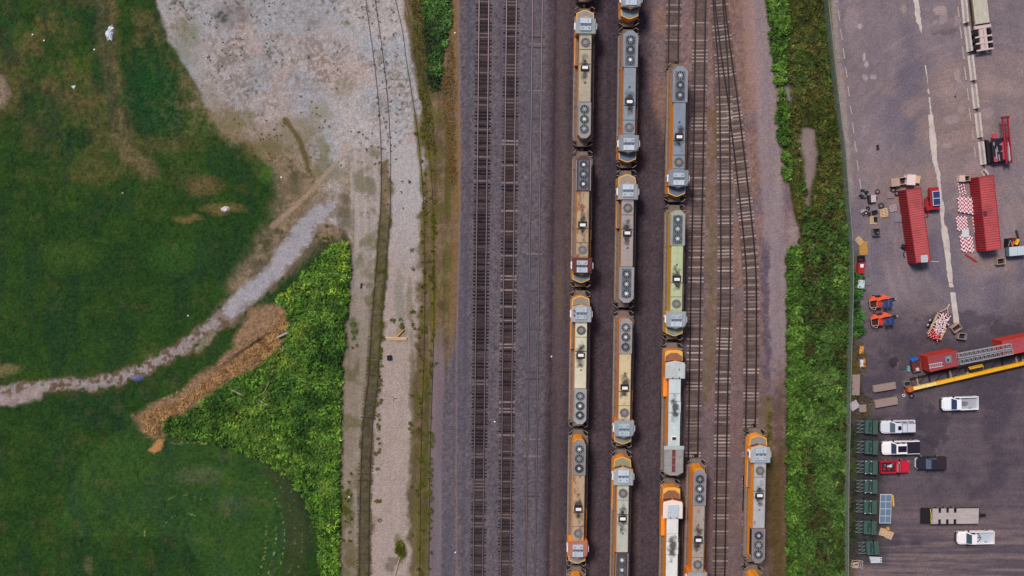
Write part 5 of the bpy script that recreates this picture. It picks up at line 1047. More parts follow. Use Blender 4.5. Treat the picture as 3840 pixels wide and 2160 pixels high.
# ------------------------------------------------------------------ vehicles
def vehicle(kind, body, glass=(36, 44, 62), W_=2.0, L=5.8, bedc=None, hood=1.15, nm='pickup_truck'):
    """front towards +Y"""
    t = empty(nm); hw = W_ / 2; hl = L / 2
    bm = mat('car_paint_%d_%d' % body[:2], C(*body), rough=.25, var=.02, spec=.5); gm = mat('car_glass_%d' % glass[2], C(*glass), rough=.1, var=0, spec=.7)
    y_ws = hl - 1.35; y_rf = y_ws - .62; y_rb = {'crew': -.62, 'regular': .25, 'suv': -hl + .45}[kind]; y_cb = y_rb - .12
    nose = [(hw * .62, hl), (hw * .9, hl - .13), (hw, hl - .5)]
    def outl(back, w=1.0, fr=0.0): return [(x * w, y - fr) for x, y in nose] + [(hw * w, back), (-hw * w, back)] + [(-x * w, y - fr) for x, y in reversed(nose)]
    m = MB(); m.prism(outl(y_cb if kind != 'suv' else -hl + .08), .42, .98)
    if kind != 'suv':
        for s in (-1, 1): m.box(min(s * hw, s * (hw - .16)), max(s * hw, s * (hw - .16)), -hl + .05, y_cb, .42, 1.18)
        m.box(-hw + .16, hw - .16, -hl + .05, y_cb, .42, .62)
        m.box(-hw + .16, hw - .16, y_cb - .06, y_cb, .62, 1.18)
    m.build('body', bm, t, bevel=.04)
    m = MB(); m.prism([(hw * .55, hl - .1), (hw * .84, hl - .28), (hw * .86, y_ws), (-hw * .86, y_ws), (-hw * .84, hl - .28), (-hw * .55, hl - .1)], .98, 1.14, top=.95, ctr=(0, y_ws)); m.build('bonnet', bm, t, bevel=.04)
    zb, zr = .98, 1.82; tw = hw * .76; bw = hw * .96
    m = MB(); v = [(-bw, y_cb, zb), (bw, y_cb, zb), (bw, y_ws, zb), (-bw, y_ws, zb), (-tw, y_rb, zr), (tw, y_rb, zr), (tw, y_rf, zr), (-tw, y_rf, zr)]
    m.add(v, [(0, 3, 2, 1), (4, 5, 6, 7), (0, 1, 5, 4), (1, 2, 6, 5), (2, 3, 7, 6), (3, 0, 4, 7)]); m.build('cab', bm, t, bevel=.04)
    V8 = [Vector(q) for q in v]
    def pane(a, b, c, d, u0, u1, v0, v1, name='window'):
        a, b, c, d = [V8[i] for i in (a, b, c, d)]; nrm = (b - a).cross(d - a).normalized() * .012
        P = lambda u, w: (a * (1 - u) + b * u) * (1 - w) + (d * (1 - u) + c * u) * w + nrm
        q = MB(); q.add([P(u0, v0), P(u1, v0), P(u1, v1), P(u0, v1)], [(0, 1, 2, 3)]); q.build(name, gm, t)
    pane(2, 3, 7, 6, .05, .95, .12, .95, 'windshield'); pane(0, 1, 5, 4, .1, .9, .35, .85, 'rear_window')
    for a, b, c, d in ((1, 2, 6, 5), (3, 0, 4, 7)):
        if kind == 'regular': pane(a, b, c, d, .15, .8, .3, .88) if a == 1 else pane(a, b, c, d, .2, .85, .3, .88)
        else:
            rng_ = ((.06, .46), (.52, .9)) if kind == 'crew' else ((.05, .3), (.35, .6), (.65, .9))
            for u0, u1 in rng_: pane(a, b, c, d, u0, u1, .3, .88)
    for y in (hl - 1.0, -hl + 1.15):
        for s in (-1, 1):
            o = MB(); o.cyl((s * (hw - .24), y, .38), (s * (hw + .02), y, .38), .38, n=18); w = o.build('wheel', M_TYRE, t); o = MB(); o.cyl((s * (hw + .02), y, .38), (s * (hw + .035), y, .38), .22, n=14); o.build('rim', M_RIM, w)
    for s in (-1, 1):
        m = MB(); m.obox(s * hw * .78, hl - .1, .82, .34, .12, .18, -s * .35); m.build('headlight', M_GLS if body[0] > 200 else M_FRAME, t)
        m = MB(); m.box(min(s * (hw + .0), s * (hw + .22)), max(s * hw, s * (hw + .22)), y_ws - .45, y_ws - .28, 1.05, 1.25); m.build('wing_mirror', M_BLK, t)
        m = MB(); m.box(s * (hw - .12) - .06, s * (hw - .12) + .06, -hl + .02, -hl + .05, .7, 1.05); m.build('tail_light', M_RED, t)
    m = MB(); m.prism([(-hw * .95, hl - .3), (hw * .95, hl - .3), (hw * .66, hl + .1), (-hw * .66, hl + .1)], .4, .66); m.build('bumper', M_FRAME if body[0] < 60 else M_DBOX, t)
    m = MB(); m.box(-hw * .95, hw * .95, -hl - .06, -hl + .04, .42, .62); m.build('bumper', M_DBOX, t)
    if kind != 'suv':
        m = MB(); m.box(-hw + .16, hw - .16, -hl + .05, -hl + .12, .62, 1.16); m.build('tailgate', bm, t)
        m = MB(); bc = bedc or (150, 150, 158)
        m.box(-hw + .161, hw - .161, -hl + .13, y_cb - .07, .622, .66) if kind == 'regular' else m.box(-hw + .12, hw - .12, -hl + .06, y_cb - .02, 1.181, 1.22)
        m.build('bed_liner' if kind == 'regular' else 'bed_cover', mat('bed_%d' % bc[0], C(*bc), rough=.7, var=.1), t)
    return t, (hl, hw, y_ws, y_rf, y_rb, y_cb)
def veh(pf, pb, h, *a, **k):
    g0 = G(*pf, h); g1 = G(*pb, h); L = math.hypot(g0[0] - g1[0], g0[1] - g1[1]); t, q = vehicle(*a, L=L, **k); put(t, pb, pf, h); return t, q
VG = 'vehicles parked in the yard'
t, q = veh(cD(286, 145), cD(592, 138), .9, 'suv', (214, 218, 232), (84, 100, 112), W_=2.05, nm='sport_utility_vehicle'); tag(t, 'white four wheel drive wagon with ribbed roof, nose to the top green machine', 'car', VG)
m = MB(); m.box(-.34, .34, q[3] - .95, q[3] - .4, 1.82, 1.835); m.build('sunroof', mat('sunroof', C(26, 26, 56), rough=.1, var=0), t)
m = MB()
for s in (-1, 1): m.box(s * .72 - .03, s * .72 + .03, q[4] + .05, q[3] - .9, 1.83, 1.9)
for y in (q[4] + 1.35, q[3] - 1.1): m.box(-.69, .69, y, y + .04, 1.85, 1.89)
m.build('roof_rack', M_DBOX, t)
m = MB()
for i in range(-3, 4): m.box(i * .17 - .02, i * .17 + .02, q[4] + .1, q[3] - 1.15, 1.82, 1.845)
m.build('roof_ribs', mat('roof_rib', C(186, 190, 206), var=0), t)
t, q = veh(cD(297, 330), cD(625, 318), .9, 'crew', (240, 240, 244), (46, 58, 84), bedc=(34, 24, 46), W_=2.15); tag(t, 'white crew cab pickup with black sunroof and black bed cover', 'pickup truck', VG)
m = MB(); m.box(-.5, .5, q[4] + .08, q[3] - .2, 1.82, 1.835); m.build('sunroof', mat('sunroof2', C(34, 26, 50), rough=.15, var=0), t)
t, q = veh(cD(535, 488), cD(278, 494), .8, 'regular', (196, 34, 58), (190, 160, 160), bedc=(60, 36, 44), W_=1.95); tag(t, 'red pickup with junk in its open bed, facing right', 'pickup truck', VG)
for i in range(9):
    m = MB(); m.obox(random.uniform(-.5, .5), random.uniform(-q[0] + .5, q[5] - .4), .8 + random.random() * .15, random.uniform(.15, .4), random.uniform(.15, .5), .2, random.random() * 3); m.build('junk_piece', [M_RED, M_FRAME, M_DBOX, M_GREY][i % 4], t)
t, q = veh(cD(600, 462), cD(857, 458), .9, 'crew', (46, 42, 58), (70, 96, 112), bedc=(44, 36, 44), W_=2.05); tag(t, 'black pickup facing left beside the red pickup', 'pickup truck', VG)
t, q = veh(cC(945, 1330), cC(1308, 1315), .9, 'regular', (236, 242, 250), (44, 54, 86), bedc=(160, 164, 176), W_=2.15, hood=1.4); tag(t, 'white pickup with open bed parked below the yellow boom', 'pickup truck', VG)
m = MB(); m.prism([(-.25, q[5] - .2), (.3, q[5] - .3), (.15, q[5] - 1.5), (-.35, q[5] - 1.2)], .66, .9); m.build('tarp', M_GREY, t)
t, q = veh(cD(955, 1115), cD(1278, 1108), .9, 'regular', (242, 236, 240), (52, 80, 92), bedc=(178, 192, 204), W_=2.1, hood=1.4); tag(t, 'white pickup with a hoop in its bed, lowest vehicle in the yard', 'pickup truck', VG)
m = MB(); m.tube([(.75, q[5] - .3, .7), (.6, q[5] - .6, 1.0), (0, q[5] - .9, 1.1), (-.6, q[5] - .6, 1.0), (-.75, q[5] - .2, .7)], .04); m.tube([(0, q[5] - .1, .8), (0, q[5] - .9, .9)], .04); m.build('hoop', M_DBOX, t)

# ------------------------------------------------------------------ trailers
def tire_set(t, x, y, r=.5, w=.25, nm='wheel'):
    m = MB(); m.cyl((x - w / 2, y, r), (x + w / 2, y, r), r, n=20); o = m.build(nm, M_TYRE, t); s = 1 if x > 0 else -1; m = MB(); m.cyl((x + s * w / 2, y, r), (x + s * (w / 2 + .02), y, r), r * .55, n=14); m.build('rim', M_RIM, o)
t = empty('flatbed_trailer'); L = put(t, cD(740, 925), cD(1145, 922), 1.0, 0); tag(t, 'low flatbed trailer with notched pale deck and yellow strap, between the vehicles', 'trailer')
hl = L / 2; dm = mat('trailer_deck', C(176, 166, 166), rough=.85, var=.12, scale=1.2, stretch=(3, .5, 1), dirt=.25)
px2 = lambda d: -hl + d / 405 * L
m = MB(); m.box(-1.28, 1.28, px2(212), hl, .85, 1.0); m.box(-.52, .52, px2(52), px2(212) - .01, .85, 1.0)
for s in (-1, 1):
    for a_, b_ in ((76, 120), (144, 186)): m.box(min(s * .521, s * 1.28), max(s * .521, s * 1.28), px2(a_), px2(b_), .85, 1.0)
m.box(-1.28, 1.28, -hl, px2(52) - .01, .85, 1.0); m.build('deck', dm, t)
m = MB(); m.box(-1.33, -1.285, -hl, hl, .7, 1.02); m.box(1.285, 1.33, -hl, hl, .7, 1.02); m.box(-1.28, 1.28, hl + .005, hl + .06, .7, 1.03); m.build('side_frame', M_DBOX, t)
for d in (64, 132, 200):
    for s in (-1, 1): tire_set(t, s * 1.1, px2(d), .42, .3)
m = MB(); m.box(-1.25, 1.25, -hl - 1.7, -hl - .12, .55, .7)
for x in (-.9, 0, .9): m.box(x - .15, x + .15, -hl - 1.6, -hl - .4, .7, .8)
m.build('loading_ramp', M_BLK, t)
m = MB(); m.tube([(-1.2, -hl - .35, .95), (-.3, -hl - .2, .98), (.5, -hl - .22, .98), (1.25, -hl - .12, .95)], .06); m.build('strap', mat('strap_yellow', C(214, 206, 72), var=.05), t)
m = MB(); m.cyl((0, hl, .75), (0, hl + 1.3, .6), .09, n=8); m.cyl((-.5, hl, .75), (0, hl + 1.0, .65), .06, n=6); m.cyl((.5, hl, .75), (0, hl + 1.0, .65), .06, n=6); m.box(-.15, .15, hl + .7, hl + 1.3, .5, .9); m.build('drawbar', M_BLK, t)
# triple-axle trailer top right
Z = lambda x, y: (3600 + x / 6.0375, y / 6.0375)
t = empty('lowboy_trailer'); L = put(t, Z(585, 1130), Z(440, -120), 1.2, 0); hl = L / 2; tag(t, 'three axle trailer with weathered plank deck at the top right corner', 'trailer')
m = MB()
for i in range(9): m.box(-1.12 + i * .25, -1.12 + i * .25 + .235, -hl + 4.15, hl + 3, 1.05, 1.15 + random.uniform(0, .02))
m.build('plank_deck', mat('plank_deck', C(186, 182, 170), rough=.9, var=.3, scale=2.5, stretch=(5, .5, 1)), t)
m = MB(); m.box(-1.28, -1.13, -hl + 3.9, hl + 3, .8, 1.12); m.box(1.135, 1.28, -hl + 3.9, hl + 3, .8, 1.12); m.build('side_rail', mat('mossy_steel', C(112, 96, 72), var=.3, rust=.2), t)
pm = mat('trailer_pink', C(198, 178, 176), rough=.7, var=.1, rust=.1); m = MB(); m.box(-1.3, 1.3, -hl + 3.4, -hl + 3.89, .8, 1.13); m.box(-.6, .0, -hl + .2, -hl + 3.39, .7, 1.05); m.box(.05, .5, -hl + .2, -hl + 3.39, .72, 1.1)
for y in (2.05, 1.05, .0): m.box(-1.3, 1.3, -hl + y - .02, -hl + y + .22, .85, 1.12)
m.build('rear_frame', pm, t)
for y in (2.85, 1.7, .65):
    for x in (-1.5, -1.15, -.85): tire_set(t, x, -hl + y, .5, .22)
    for x in (1.0, 1.25): tire_set(t, x, -hl + y, .5, .22)
# solar trailers (orange)
def solar_trailer(pc, lab, ang, weedy=False):
    t = empty('message_trailer'); at(t, pc, ang); om = mat('orange_paint', C(232, 96, 62), rough=.45, var=.08, scale=2); od = mat('dark_orange', C(184, 58, 52), rough=.5, var=.1)
    s = 1 / 9.055 / 23.0  # px of the zoomed crop -> m
    f = lambda pts: [((x - 640) * s, (430 - y) * s) for x, y in pts]
    m = MB(); m.prism(f([(285, 400), (385, 275), (450, 262), (450, 300), (520, 315), (520, 395), (300, 440)]), .55, 1.0); m.prism(f([(530, 320), (670, 300), (690, 225), (750, 210), (985, 335), (740, 372), (535, 440)]), .55, 1.0); m.build('body', om, t)
    m = MB(); m.prism(f([(450, 240), (670, 240), (675, 300), (450, 315)]), 0, .68); o = m.build('wheel', M_TYRE, t); m = MB(); m.prism(f([(480, 238), (590, 238), (590, 246), (480, 246)]), .3, .6); m.build('rim', M_RIM, o)
    m = MB(); m.prism(f([(460, 640), (660, 640), (660, 700), (460, 700)]), 0, .62); m.build('wheel', M_TYRE, t)
    m = MB(); m.prism(f([(300, 450), (525, 450), (530, 640), (320, 650)]), .4, .55); m.build('battery_tray', M_DBOX, t)
    m = MB(); m.prism(f([(545, 450), (690, 440), (700, 640), (560, 650)]), .5, .95); m.build('battery_box', od, t)
    m = MB(); m.tube([(x, y, .9) for x, y in f([(285, 400), (310, 640), (440, 720), (500, 715), (500, 650)])], .05); m.tube([(x, y, .9) for x, y in f([(310, 645), (540, 640), (535, 450)])], .05); m.build('guard_rail', mat('guard_pink', C(214, 140, 120), var=.1), t)
    m = MB(); m.prism(f([(985, 345), (1150, 325), (1160, 380), (1000, 420)]), .4, .6); m.build('drawbar', M_BLK, t); m = MB(); x, y = f([(1190, 365)])[0]; m.cyl((x, y, .45), (x, y, .65), .08, n=10); m.build('hitch', M_FRAME, t)
    for a_ in ([(675, 420), (815, 400), (860, 630), (725, 655)], [(840, 395), (970, 378), (1015, 600), (880, 630)]):
        P = f(a_); m = MB(); m.prism(P, 1.5, 1.55); o = m.build('solar_panel', M_FRAME, t); m = MB(); m.prism(P, 1.55, 1.56, top=.86); m.build('cells', M_SOLAR, o)
    m = MB(); x, y = f([(850, 520)])[0]; m.cyl((x, y, .9), (x, y, 1.5), .06, n=8); m.build('mast', M_BLK, t)
    tag(t, lab, 'trailer', 'orange solar trailers')
solar_trailer((3220 + 640 / 9.055, 1080 + 430 / 9.055), 'upper orange trailer with two blue solar panels beside the fence', 0)
solar_trailer((3220 + 690 / 9.055, 1080 + 1030 / 9.055), 'lower orange trailer with two blue solar panels beside the fence', 2)
# red generator trailer beside container 1
t = empty('arrow_board_trailer'); at(t, cB(985, 458), 5); tag(t, 'red trailer with a large blue solar panel beside the left container', 'trailer')
m = MB(); m.box(-.75, .82, -1.75, 1.75, .5, 1.1); m.build('body', M_RED, t, bevel=.04); m = MB(); m.box(.66, .8, -1.7, 1.72, 1.1, 1.2); m.build('light_bar', mat('pale_red', C(216, 190, 196), var=.05), t)
m = MB(); m.box(-.62, .62, -1.15, 1.15, 1.5, 1.55); o = m.build('solar_panel', M_FRAME, t); m = MB()
for s in (-1, 1): m.box(-.53, .53, min(s * .05, s * 1.06), max(s * .05, s * 1.06), 1.55, 1.56)
m.build('cells', M_SOLAR, o); m = MB(); m.box(-.1, .1, -.1, .1, 1.1, 1.5); m.build('mast', M_BLK, t); m = MB(); m.box(-1.3, -.75, -1.2, .2, .35, .5); m.obox(-1.0, -1.5, .6, .7, .6, .7, .1); m.tube([(-.9, -1.8, .5), (-.95, -2.5, .5), (-1.15, -2.8, .3)], .06); m.build('drawbar', M_RED, t)
for s in (-1, 1): tire_set(t, s * .8, 0, .33, .2)
# white tool box trailer with machine
t = empty('tool_trailer'); at(t, cB(1942, 1075), 5); tag(t, 'pale blue lidded tool trailer beside the right red container', 'trailer')
m = MB(); m.box(-1.4, 1.4, -.72, .72, .55, 1.35); m.build('body', mat('pale_blue_side', C(110, 130, 150), var=.1), t); m = MB(); m.box(-1.38, -.1, -.68, .74, 1.35, 1.4); m.build('lid', mat('pale_blue', C(188, 202, 212), rough=.5, var=.06), t); m = MB(); m.box(-.06, 1.38, -.68, .74, 1.35, 1.4); m.build('lid', mat('pale_blue', (0, 0, 0)), t)
for s in (-1, 1): tire_set(t, s * .9, -.5, .33, .2)
t = empty('engine_unit'); at(t, cB(1915, 975), 0); tag(t, 'black and yellow engine unit behind the pale tool trailer', 'machine')
m = MB(); m.box(-1.0, -.2, -.75, .65, 0, .9, tx=.1, ty=.1); m.build('engine_block', M_BLK, t); m = MB(); m.tube([(-.9, -.6, .95), (-.6, .4, 1.0), (-.3, -.5, .95)], .06); m.build('hose', M_GREY, t); m = MB(); m.obox(.5, .1, .9, .35, .95, .4, -.4); m.build('cover', M_YELS, t); m = MB(); m.obox(-.05, -.2, .7, .2, .9, .3, -.25); m.build('bracket', mat('orange_red', C(226, 90, 70), var=.1), t)
m = MB(); m.box(-.2, 1.2, -.6, .75, 0, .65, tx=.1, ty=.1); m.build('base', mat('brown_red', C(76, 34, 32), var=.3), t)
o = MB(); o.cyl((0, -.9, .16), (0, .9, .16), .16, n=10); o = o.build('log', mat('dark_bark', C(58, 48, 54), var=.2)); put(o, cB(2010, 940), cB(1983, 845)); tag(o, 'dark round log beside the black and yellow engine unit', 'log')
# trailer loaded with delineators
F = lambda x, y: (3440 + x / 7.245, 1140 + y / 7.245)
t = empty('utility_trailer'); put(t, F(400, 960), F(750, 240), .6, 0); tag(t, 'small two wheeled utility trailer loaded with white and red traffic posts', 'trailer')
m = MB(); m.box(-1.05, 1.05, -2.1, 2.1, .5, .6); m.build('bed', mat('trailer_maroon', C(84, 26, 38), var=.2), t)
m = MB(); m.box(-1.13, -1.05, -1.9, 1.6, .55, 1.0); m.build('side_board', M_WOODT, t); m = MB(); m.box(1.05, 1.15, -1.9, .2, .55, 1.0); m.build('side_board', M_WOODT, t)
for y in (.35, -.5): m = MB(); m.cyl((-1.5, y, .36), (-1.22, y, .36), .36, n=16); o = m.build('wheel', M_TYRE, t); m = MB(); m.cyl((-1.54, y, .36), (-1.5, y, .36), .22, n=12); m.build('rim', M_FRAME, o)
for y in (.35, -.5): m = MB(); m.cyl((1.22, y, .36), (1.4, y, .36), .36, n=16); m.build('wheel', M_TYRE, t)
m = MB(); m.cyl((.8, 2.1, .5), (.1, 3.2, .45), .06, n=6); m.cyl((-.8, 2.1, .5), (.1, 3.2, .45), .06, n=6); m.obox(.1, 3.5, .45, .15, .9, .12); m.build('drawbar', M_WOODT, t)
M_TW = mat('post_white', C(236, 216, 220), rough=.5, var=.06); M_TRD = mat('post_red', C(206, 40, 60), rough=.5, var=.1); M_BND = mat('band_grey', C(120, 84, 98), var=.1)
dl = []
for kind in (0, 1):
    o = empty('traffic_post'); m = MB(); m.cyl((0, -.45, 0), (0, .45, 0), .075, n=10); m.build('tube', (M_TW, M_TRD)[kind], o); m = MB()
    for y in (-.2, .15): m.cyl((0, y, 0), (0, y + .08, 0), .079, n=10)
    m.build('reflective_band', (M_BND, M_TW)[kind], o); m = MB(); m.cyl((0, -.5, 0), (0, -.45, 0), .13, n=10); m.build('base', (M_TW, M_TRD)[kind], o); dl.append(o)
bpy.context.view_layer.update(); MW = t.matrix_world.copy(); first = [1, 1]
for k in range(58):
    kind = 0 if k < 42 else 1
    if kind == 0: x, y, z, rz = -.75 + (k % 6) * .3 + random.uniform(-.08, .08), -.75 + (k // 6) * .42 + random.uniform(-.1, .1), .72 + random.uniform(0, .3), random.choice([.2, -.3, .6, 1.2, 1.6]) + random.uniform(-.3, .3)
    else: q = k - 42; x, y, z, rz = -.8 + (q % 4) * .5, -1.05 - (q // 4) * .32, .7 + random.uniform(0, .2), random.choice([.5, 2.3, 1.1, 1.8])
    o = dl[kind] if first[kind] else copy_tree(dl[kind]); first[kind] = 0
    p = MW @ Vector((x, y, z)); o.location = p; o.rotation_euler = (random.uniform(-.15, .15), 0, rz + t.rotation_euler.z)
    tag(o, ('white plastic traffic post in the heap on the small trailer', 'red traffic post at the tail of the small loaded trailer')[kind], 'traffic post', ('white posts on the trailer', 'red posts on the trailer')[kind])
# ------------------------------------------------------------------ red drilling rig
t = empty('drilling_rig'); D_ = lambda x, y: (3640 + x / 7.245, 430 + y / 7.245); put(t, D_(800, 1300), D_(740, 620), .6, 0); tag(t, 'red and black drilling rig with lattice mast beside the lowest barrier', 'drilling rig')
m = MB(); m.prism([(-1.5, -1.9), (.4, -2.0), (.5, 1.5), (.1, 1.9), (-.9, 1.8), (-1.5, 1.3)], .5, 1.3, top=.94); m.build('engine_body', mat('rig_black', C(38, 32, 46), rough=.5, var=.3, scale=3), t, bevel=.06)
for s in (-1.75, .9): m = MB(); m.box(s - .22, s + .22, -2.0, 1.9, 0, .75, ty=.2); m.build('crawler_track', M_BLK, t)
m = MB(); m.obox(-1.0, -.6, 1.42, .12, 1.6, .16); m.obox(-.8, .1, 1.45, .1, .9, .1, .1); m.obox(-.6, -1.2, 1.42, .1, 1.0, .12, .05); m.obox(-1.2, 1.0, 1.36, .14, .5, .1); m.build('exhaust_pipe', M_RIM, t)
m = MB(); m.cyl((-.15, .8, 1.3), (-.15, .8, 1.5), .18, n=12); m.cyl((-.1, -.3, 1.3), (-.1, -.3, 1.5), .14, n=12); m.build('filter_cap', M_GREY, t)
m = MB(); m.box(1.0, 1.55, .3, 2.0, .4, 1.1); m.box(1.1, 1.5, -2.2, -1.2, .4, 1.0); m.box(-1.0, -.2, 1.9, 2.6, .7, .85); m.box(-1.35, -.75, -1.8, -1.0, 1.28, 1.36); m.box(.05, .35, -1.6, 1.2, 1.3, 1.4); m.build('side_platform', mat('rig_pink', C(186, 70, 88), rough=.5, var=.15), t)
mast = empty('mast', parent_ := (0, 0, 0)); mast.parent = t; mast.location = (.75, .55, 1.5)
for s in (-1, 1): m = MB(); m.box(s * .42 - .09, s * .42 + .09, -2.9, 4.3 if s < 0 else 4.2, 0, .22); m.build('mast_rail', mat('rig_red', C(160, 42, 58), rough=.45, var=.12), mast)
m = MB(); n = 6
for i in range(n):
    y = .8 + i * .58; m.cyl((-.34, y, .1), (.34, y + .58, .1), .04, n=5); m.cyl((.34, y, .1), (-.34, y + .58, .1), .04, n=5); m.cyl((-.34, y, .1), (.34, y, .1), .035, n=5)
m.box(-.33, .33, -2.6, .6, .02, .1); m.box(-.6, .6, 4.2, 4.5, .0, .3); m.build('mast_bracing', mat('rig_dark_red', C(128, 26, 46), rough=.5, var=.2), mast)
m = MB(); m.box(-.12, .12, -2.4, -.2, .12, .4); m.cyl((0, -2.6, .3), (0, .4, .3), .07, n=8); m.build('drill_rod', M_RIM, mast)
# ------------------------------------------------------------------ green machines
M_GR = mat('green_paint', C(62, 90, 85), rough=.6, var=.08, scale=1.5, dirt=.15); M_GR2 = mat('green_panel', C(62, 88, 78), rough=.6, var=.08); M_GRD = mat('green_recess', C(42, 62, 64), rough=.6, var=.1)
def green():
    t = empty('attenuator_unit')
    m = MB(); m.box(-1.0, .1, -1.08, 1.08, .5, 1.2); m.build('body', M_GR, t, bevel=.03)
    m = MB(); m.box(-.48, .0, -.75, .85, 1.2, 1.215); m.build('recess', M_GRD, t); m = MB(); m.box(-.28, 0, -.6, 0, 1.215, 1.32); m.build('control_box', M_GR, t); m = MB(); m.box(-.36, -.28, -.55, -.25, 1.215, 1.25); m.build('vent', M_BLK, t)
    m = MB(); m.box(.2, .98, -1.16, 1.12, 1.15, 1.25); m.build('flat_panel', M_GR2, t); m = MB(); m.box(.5, .65, -.9, .9, 0, 1.15); m.build('panel_support', M_BLK, t)
    m = MB(); n = 4
    for i in range(4):
        y = -.92 + i * .61; m.box(-2.22, -1.1, y - .02, y + .03, .8, .85)
        if i < 3: m.cyl((-2.2, y + .05, .83), (-1.12, y + .58, .83), .025, n=5)
    for x in (-2.2, -1.12):
        for y in (-.9, .9): m.box(x - .025, x + .025, y - .025, y + .025, 0, .8)
    m.build('zigzag_rack', mat('rack_steel', C(120, 140, 138), var=.1), t)
    for s in (-1, 1): m = MB(); m.cyl((-.75, s * .95, .3), (-.75, s * 1.1, .3), .3, n=14); m.build('wheel', M_TYRE, t)
    return t
GM = [(205, 142, 0, 0, 'topmost, facing the white wagon'), (205, 320, 0, 0, 'second, level with the white crew cab pickup'), (203, 494, 0, 1, 'white corners, level with the red pickup'), (201, 662, 0, 1, 'white corners, above the solar array'), (197, 842, 0, 1, 'white corners, beside the solar array'), (193, 1022, 0, 0, 'beside the broken pallets'), (217, 1200, 5, 0, 'lowest, turned slightly, above the white pipes')]
g0_ = None
for x, y, a, wc, lab in GM:
    if g0_ is None: o = g0_ = green()
    else: o = copy_tree(g0_)
    at(o, cD(x - 3, y), a, 0, 1.0); tag(o, 'green wheeled roadside unit and zigzag rack, ' + lab, 'equipment trailer', 'green machines along the fence')
    if wc:
        for sx in (-.9, 0):
            for sy in (-1, 1): m = MB(); m.box(sx - .12, sx + .1, sy * 1.02 - .05, sy * 1.02 + .05, 1.2, 1.24); m.build('corner_cap', M_FRAME, o)
# solar array table
o = empty('solar_array'); put(o, cD(325, 990), cD(334, 730), .9, 0); tag(o, 'large solar panel of ten blue grey cells in a white frame beside the green machines', 'solar panel')
m = MB(); m.box(-.93, .93, -2.4, 2.4, .8, .88); m.build('frame', M_FRAME, o); m = MB()
for i in range(2):
    for j in range(4): m.box(-.86 + i * .89, -.86 + i * .89 + .83, -2.3 + j * 1.17, -2.3 + j * 1.17 + 1.09, .88, .89)
m.build('cells', mat('pale_cell', C(104, 124, 146), rough=.25, var=.05, spec=.6), o)
for x in (-.8, .8):
    for y in (-2.2, 2.2): m = MB(); m.box(x - .04, x + .04, y - .04, y + .04, 0, .8); m.build('leg', M_GREY, o)
o = MB(); o.box(-.1, .1, -.95, .95, 0, .16); o = o.build('beam', M_YELS); put(o, cD(396, 838), cD(389, 735)); tag(o, 'short yellow beam beside the blue grey solar panel', 'beam')
for k, (x, y, a, lab) in enumerate(((305, 1062, -14, 'pale broken pallet left in the pile below the solar panel'), (357, 1086, -22, 'pale broken pallet right in the pile below the solar panel'))):
    o = at(pallet('pallet', 1.1, 1.25, M_WOODT, 7), cD(x, y), a, k * .1); tag(o, lab, 'pallet', 'pallets in the yard')
o = MB(); o.prism([(-.3, -.2), (.3, -.25), (.25, .3), (-.2, .25)], 0, .25, top=.8); o = at(o.build('timber_block', M_WOODY), cD(342, 1028), 20, .16); tag(o, 'small orange wood block on the broken pallets', 'wood block')
# white pipes
for k in range(5):
    m = MB(); m.cyl((0, -.95 + k * .06, .1), (0, 1.1 - (k % 2) * .3, .1), .1, n=10); o = m.build('pipe', M_FRAME); a = G(*cD(235, 1283 + k * 11)); o.location = (a[0], a[1], .0); o.rotation_euler = (0, 0, R(-90 + (k - 2) * 1.5)); tag(o, f'white pipe, {ordn[k]} from the top of the stack under the lowest green machine', 'pipe', 'stacked white pipes')
o = empty('scrap_rack'); at(o, cD(60, 1330), -6); tag(o, 'pale tangled metal frame in the lower left corner of the yard', 'scrap metal')
m = MB()
for (x0, y0, x1, y1, z) in ((-.7, .5, .3, .55, .5), (-.7, .5, -.75, -.2, .5), (.3, .55, .35, -.3, .5), (-.75, -.2, .35, -.3, .5), (-.5, -.4, .4, -.45, .3), (-.5, -.4, -.45, -.8, .3), (.4, -.45, .45, -.8, .3), (-.45, -.8, .45, -.8, .3), (-.9, -.5, 1.2, -.6, .6), (.6, .5, .6, -.6, .2), (1.2, .4, 1.2, -.6, .2), (.6, .5, 1.2, .4, .2), (.9, .45, .9, -.6, .2)): m.cyl((x0, y0, z), (x1, y1, z), .04, n=6); m.cyl((x0, y0, 0), (x0, y0, z), .03, n=5)
m.build('tubes', mat('pale_tube', C(186, 176, 172), var=.15), o); m = MB(); m.obox(-.2, .1, .55, .8, .25, .12, .3); m.obox(0, -.62, .34, .7, .25, .1, 0); m.build('planks', M_WOODT, o)
# ------------------------------------------------------------------ timber stacks
def planks(p0, p1, w, n, h, mt, lab, nm='board_stack', z=0, rag=.12, grp=None):
    t = empty(nm); L = put(t, p0, p1, h, z)
    m = MB()
    for y in (-L * .3, L * .3): m.box(-w / 2 - .1, w / 2 + .1, y - .07, y + .07, 0, .12)
    m.build('bearer', M_DBOX, t); lay = max(1, int(h / .12))
    for i in range(n):
        m = MB(); x = -w / 2 + w * i / n
        for j in range(lay): m.box(x + .01, x + w / n - .01, -L / 2 + random.uniform(0, rag), L / 2 - random.uniform(0, rag), .12 + j * .12, .12 + j * .12 + .112)
        m.build('board', mt, t)
    return tag(t, lab, 'timber', grp)
planks(cC(250, 1178), cC(480, 1140), 1.1, 6, .48, M_WOOD, 'upper stack of weathered timbers near the boom tip')
planks(cC(268, 1330), cC(498, 1290), 1.25, 5, .48, M_WOOD, 'lower stack of weathered timbers near the boom tip')
planks(cC(74, 1243), cC(80, 1028), 1.25, 5, .36, M_WOOD, 'long pale boards stacked against the fence')
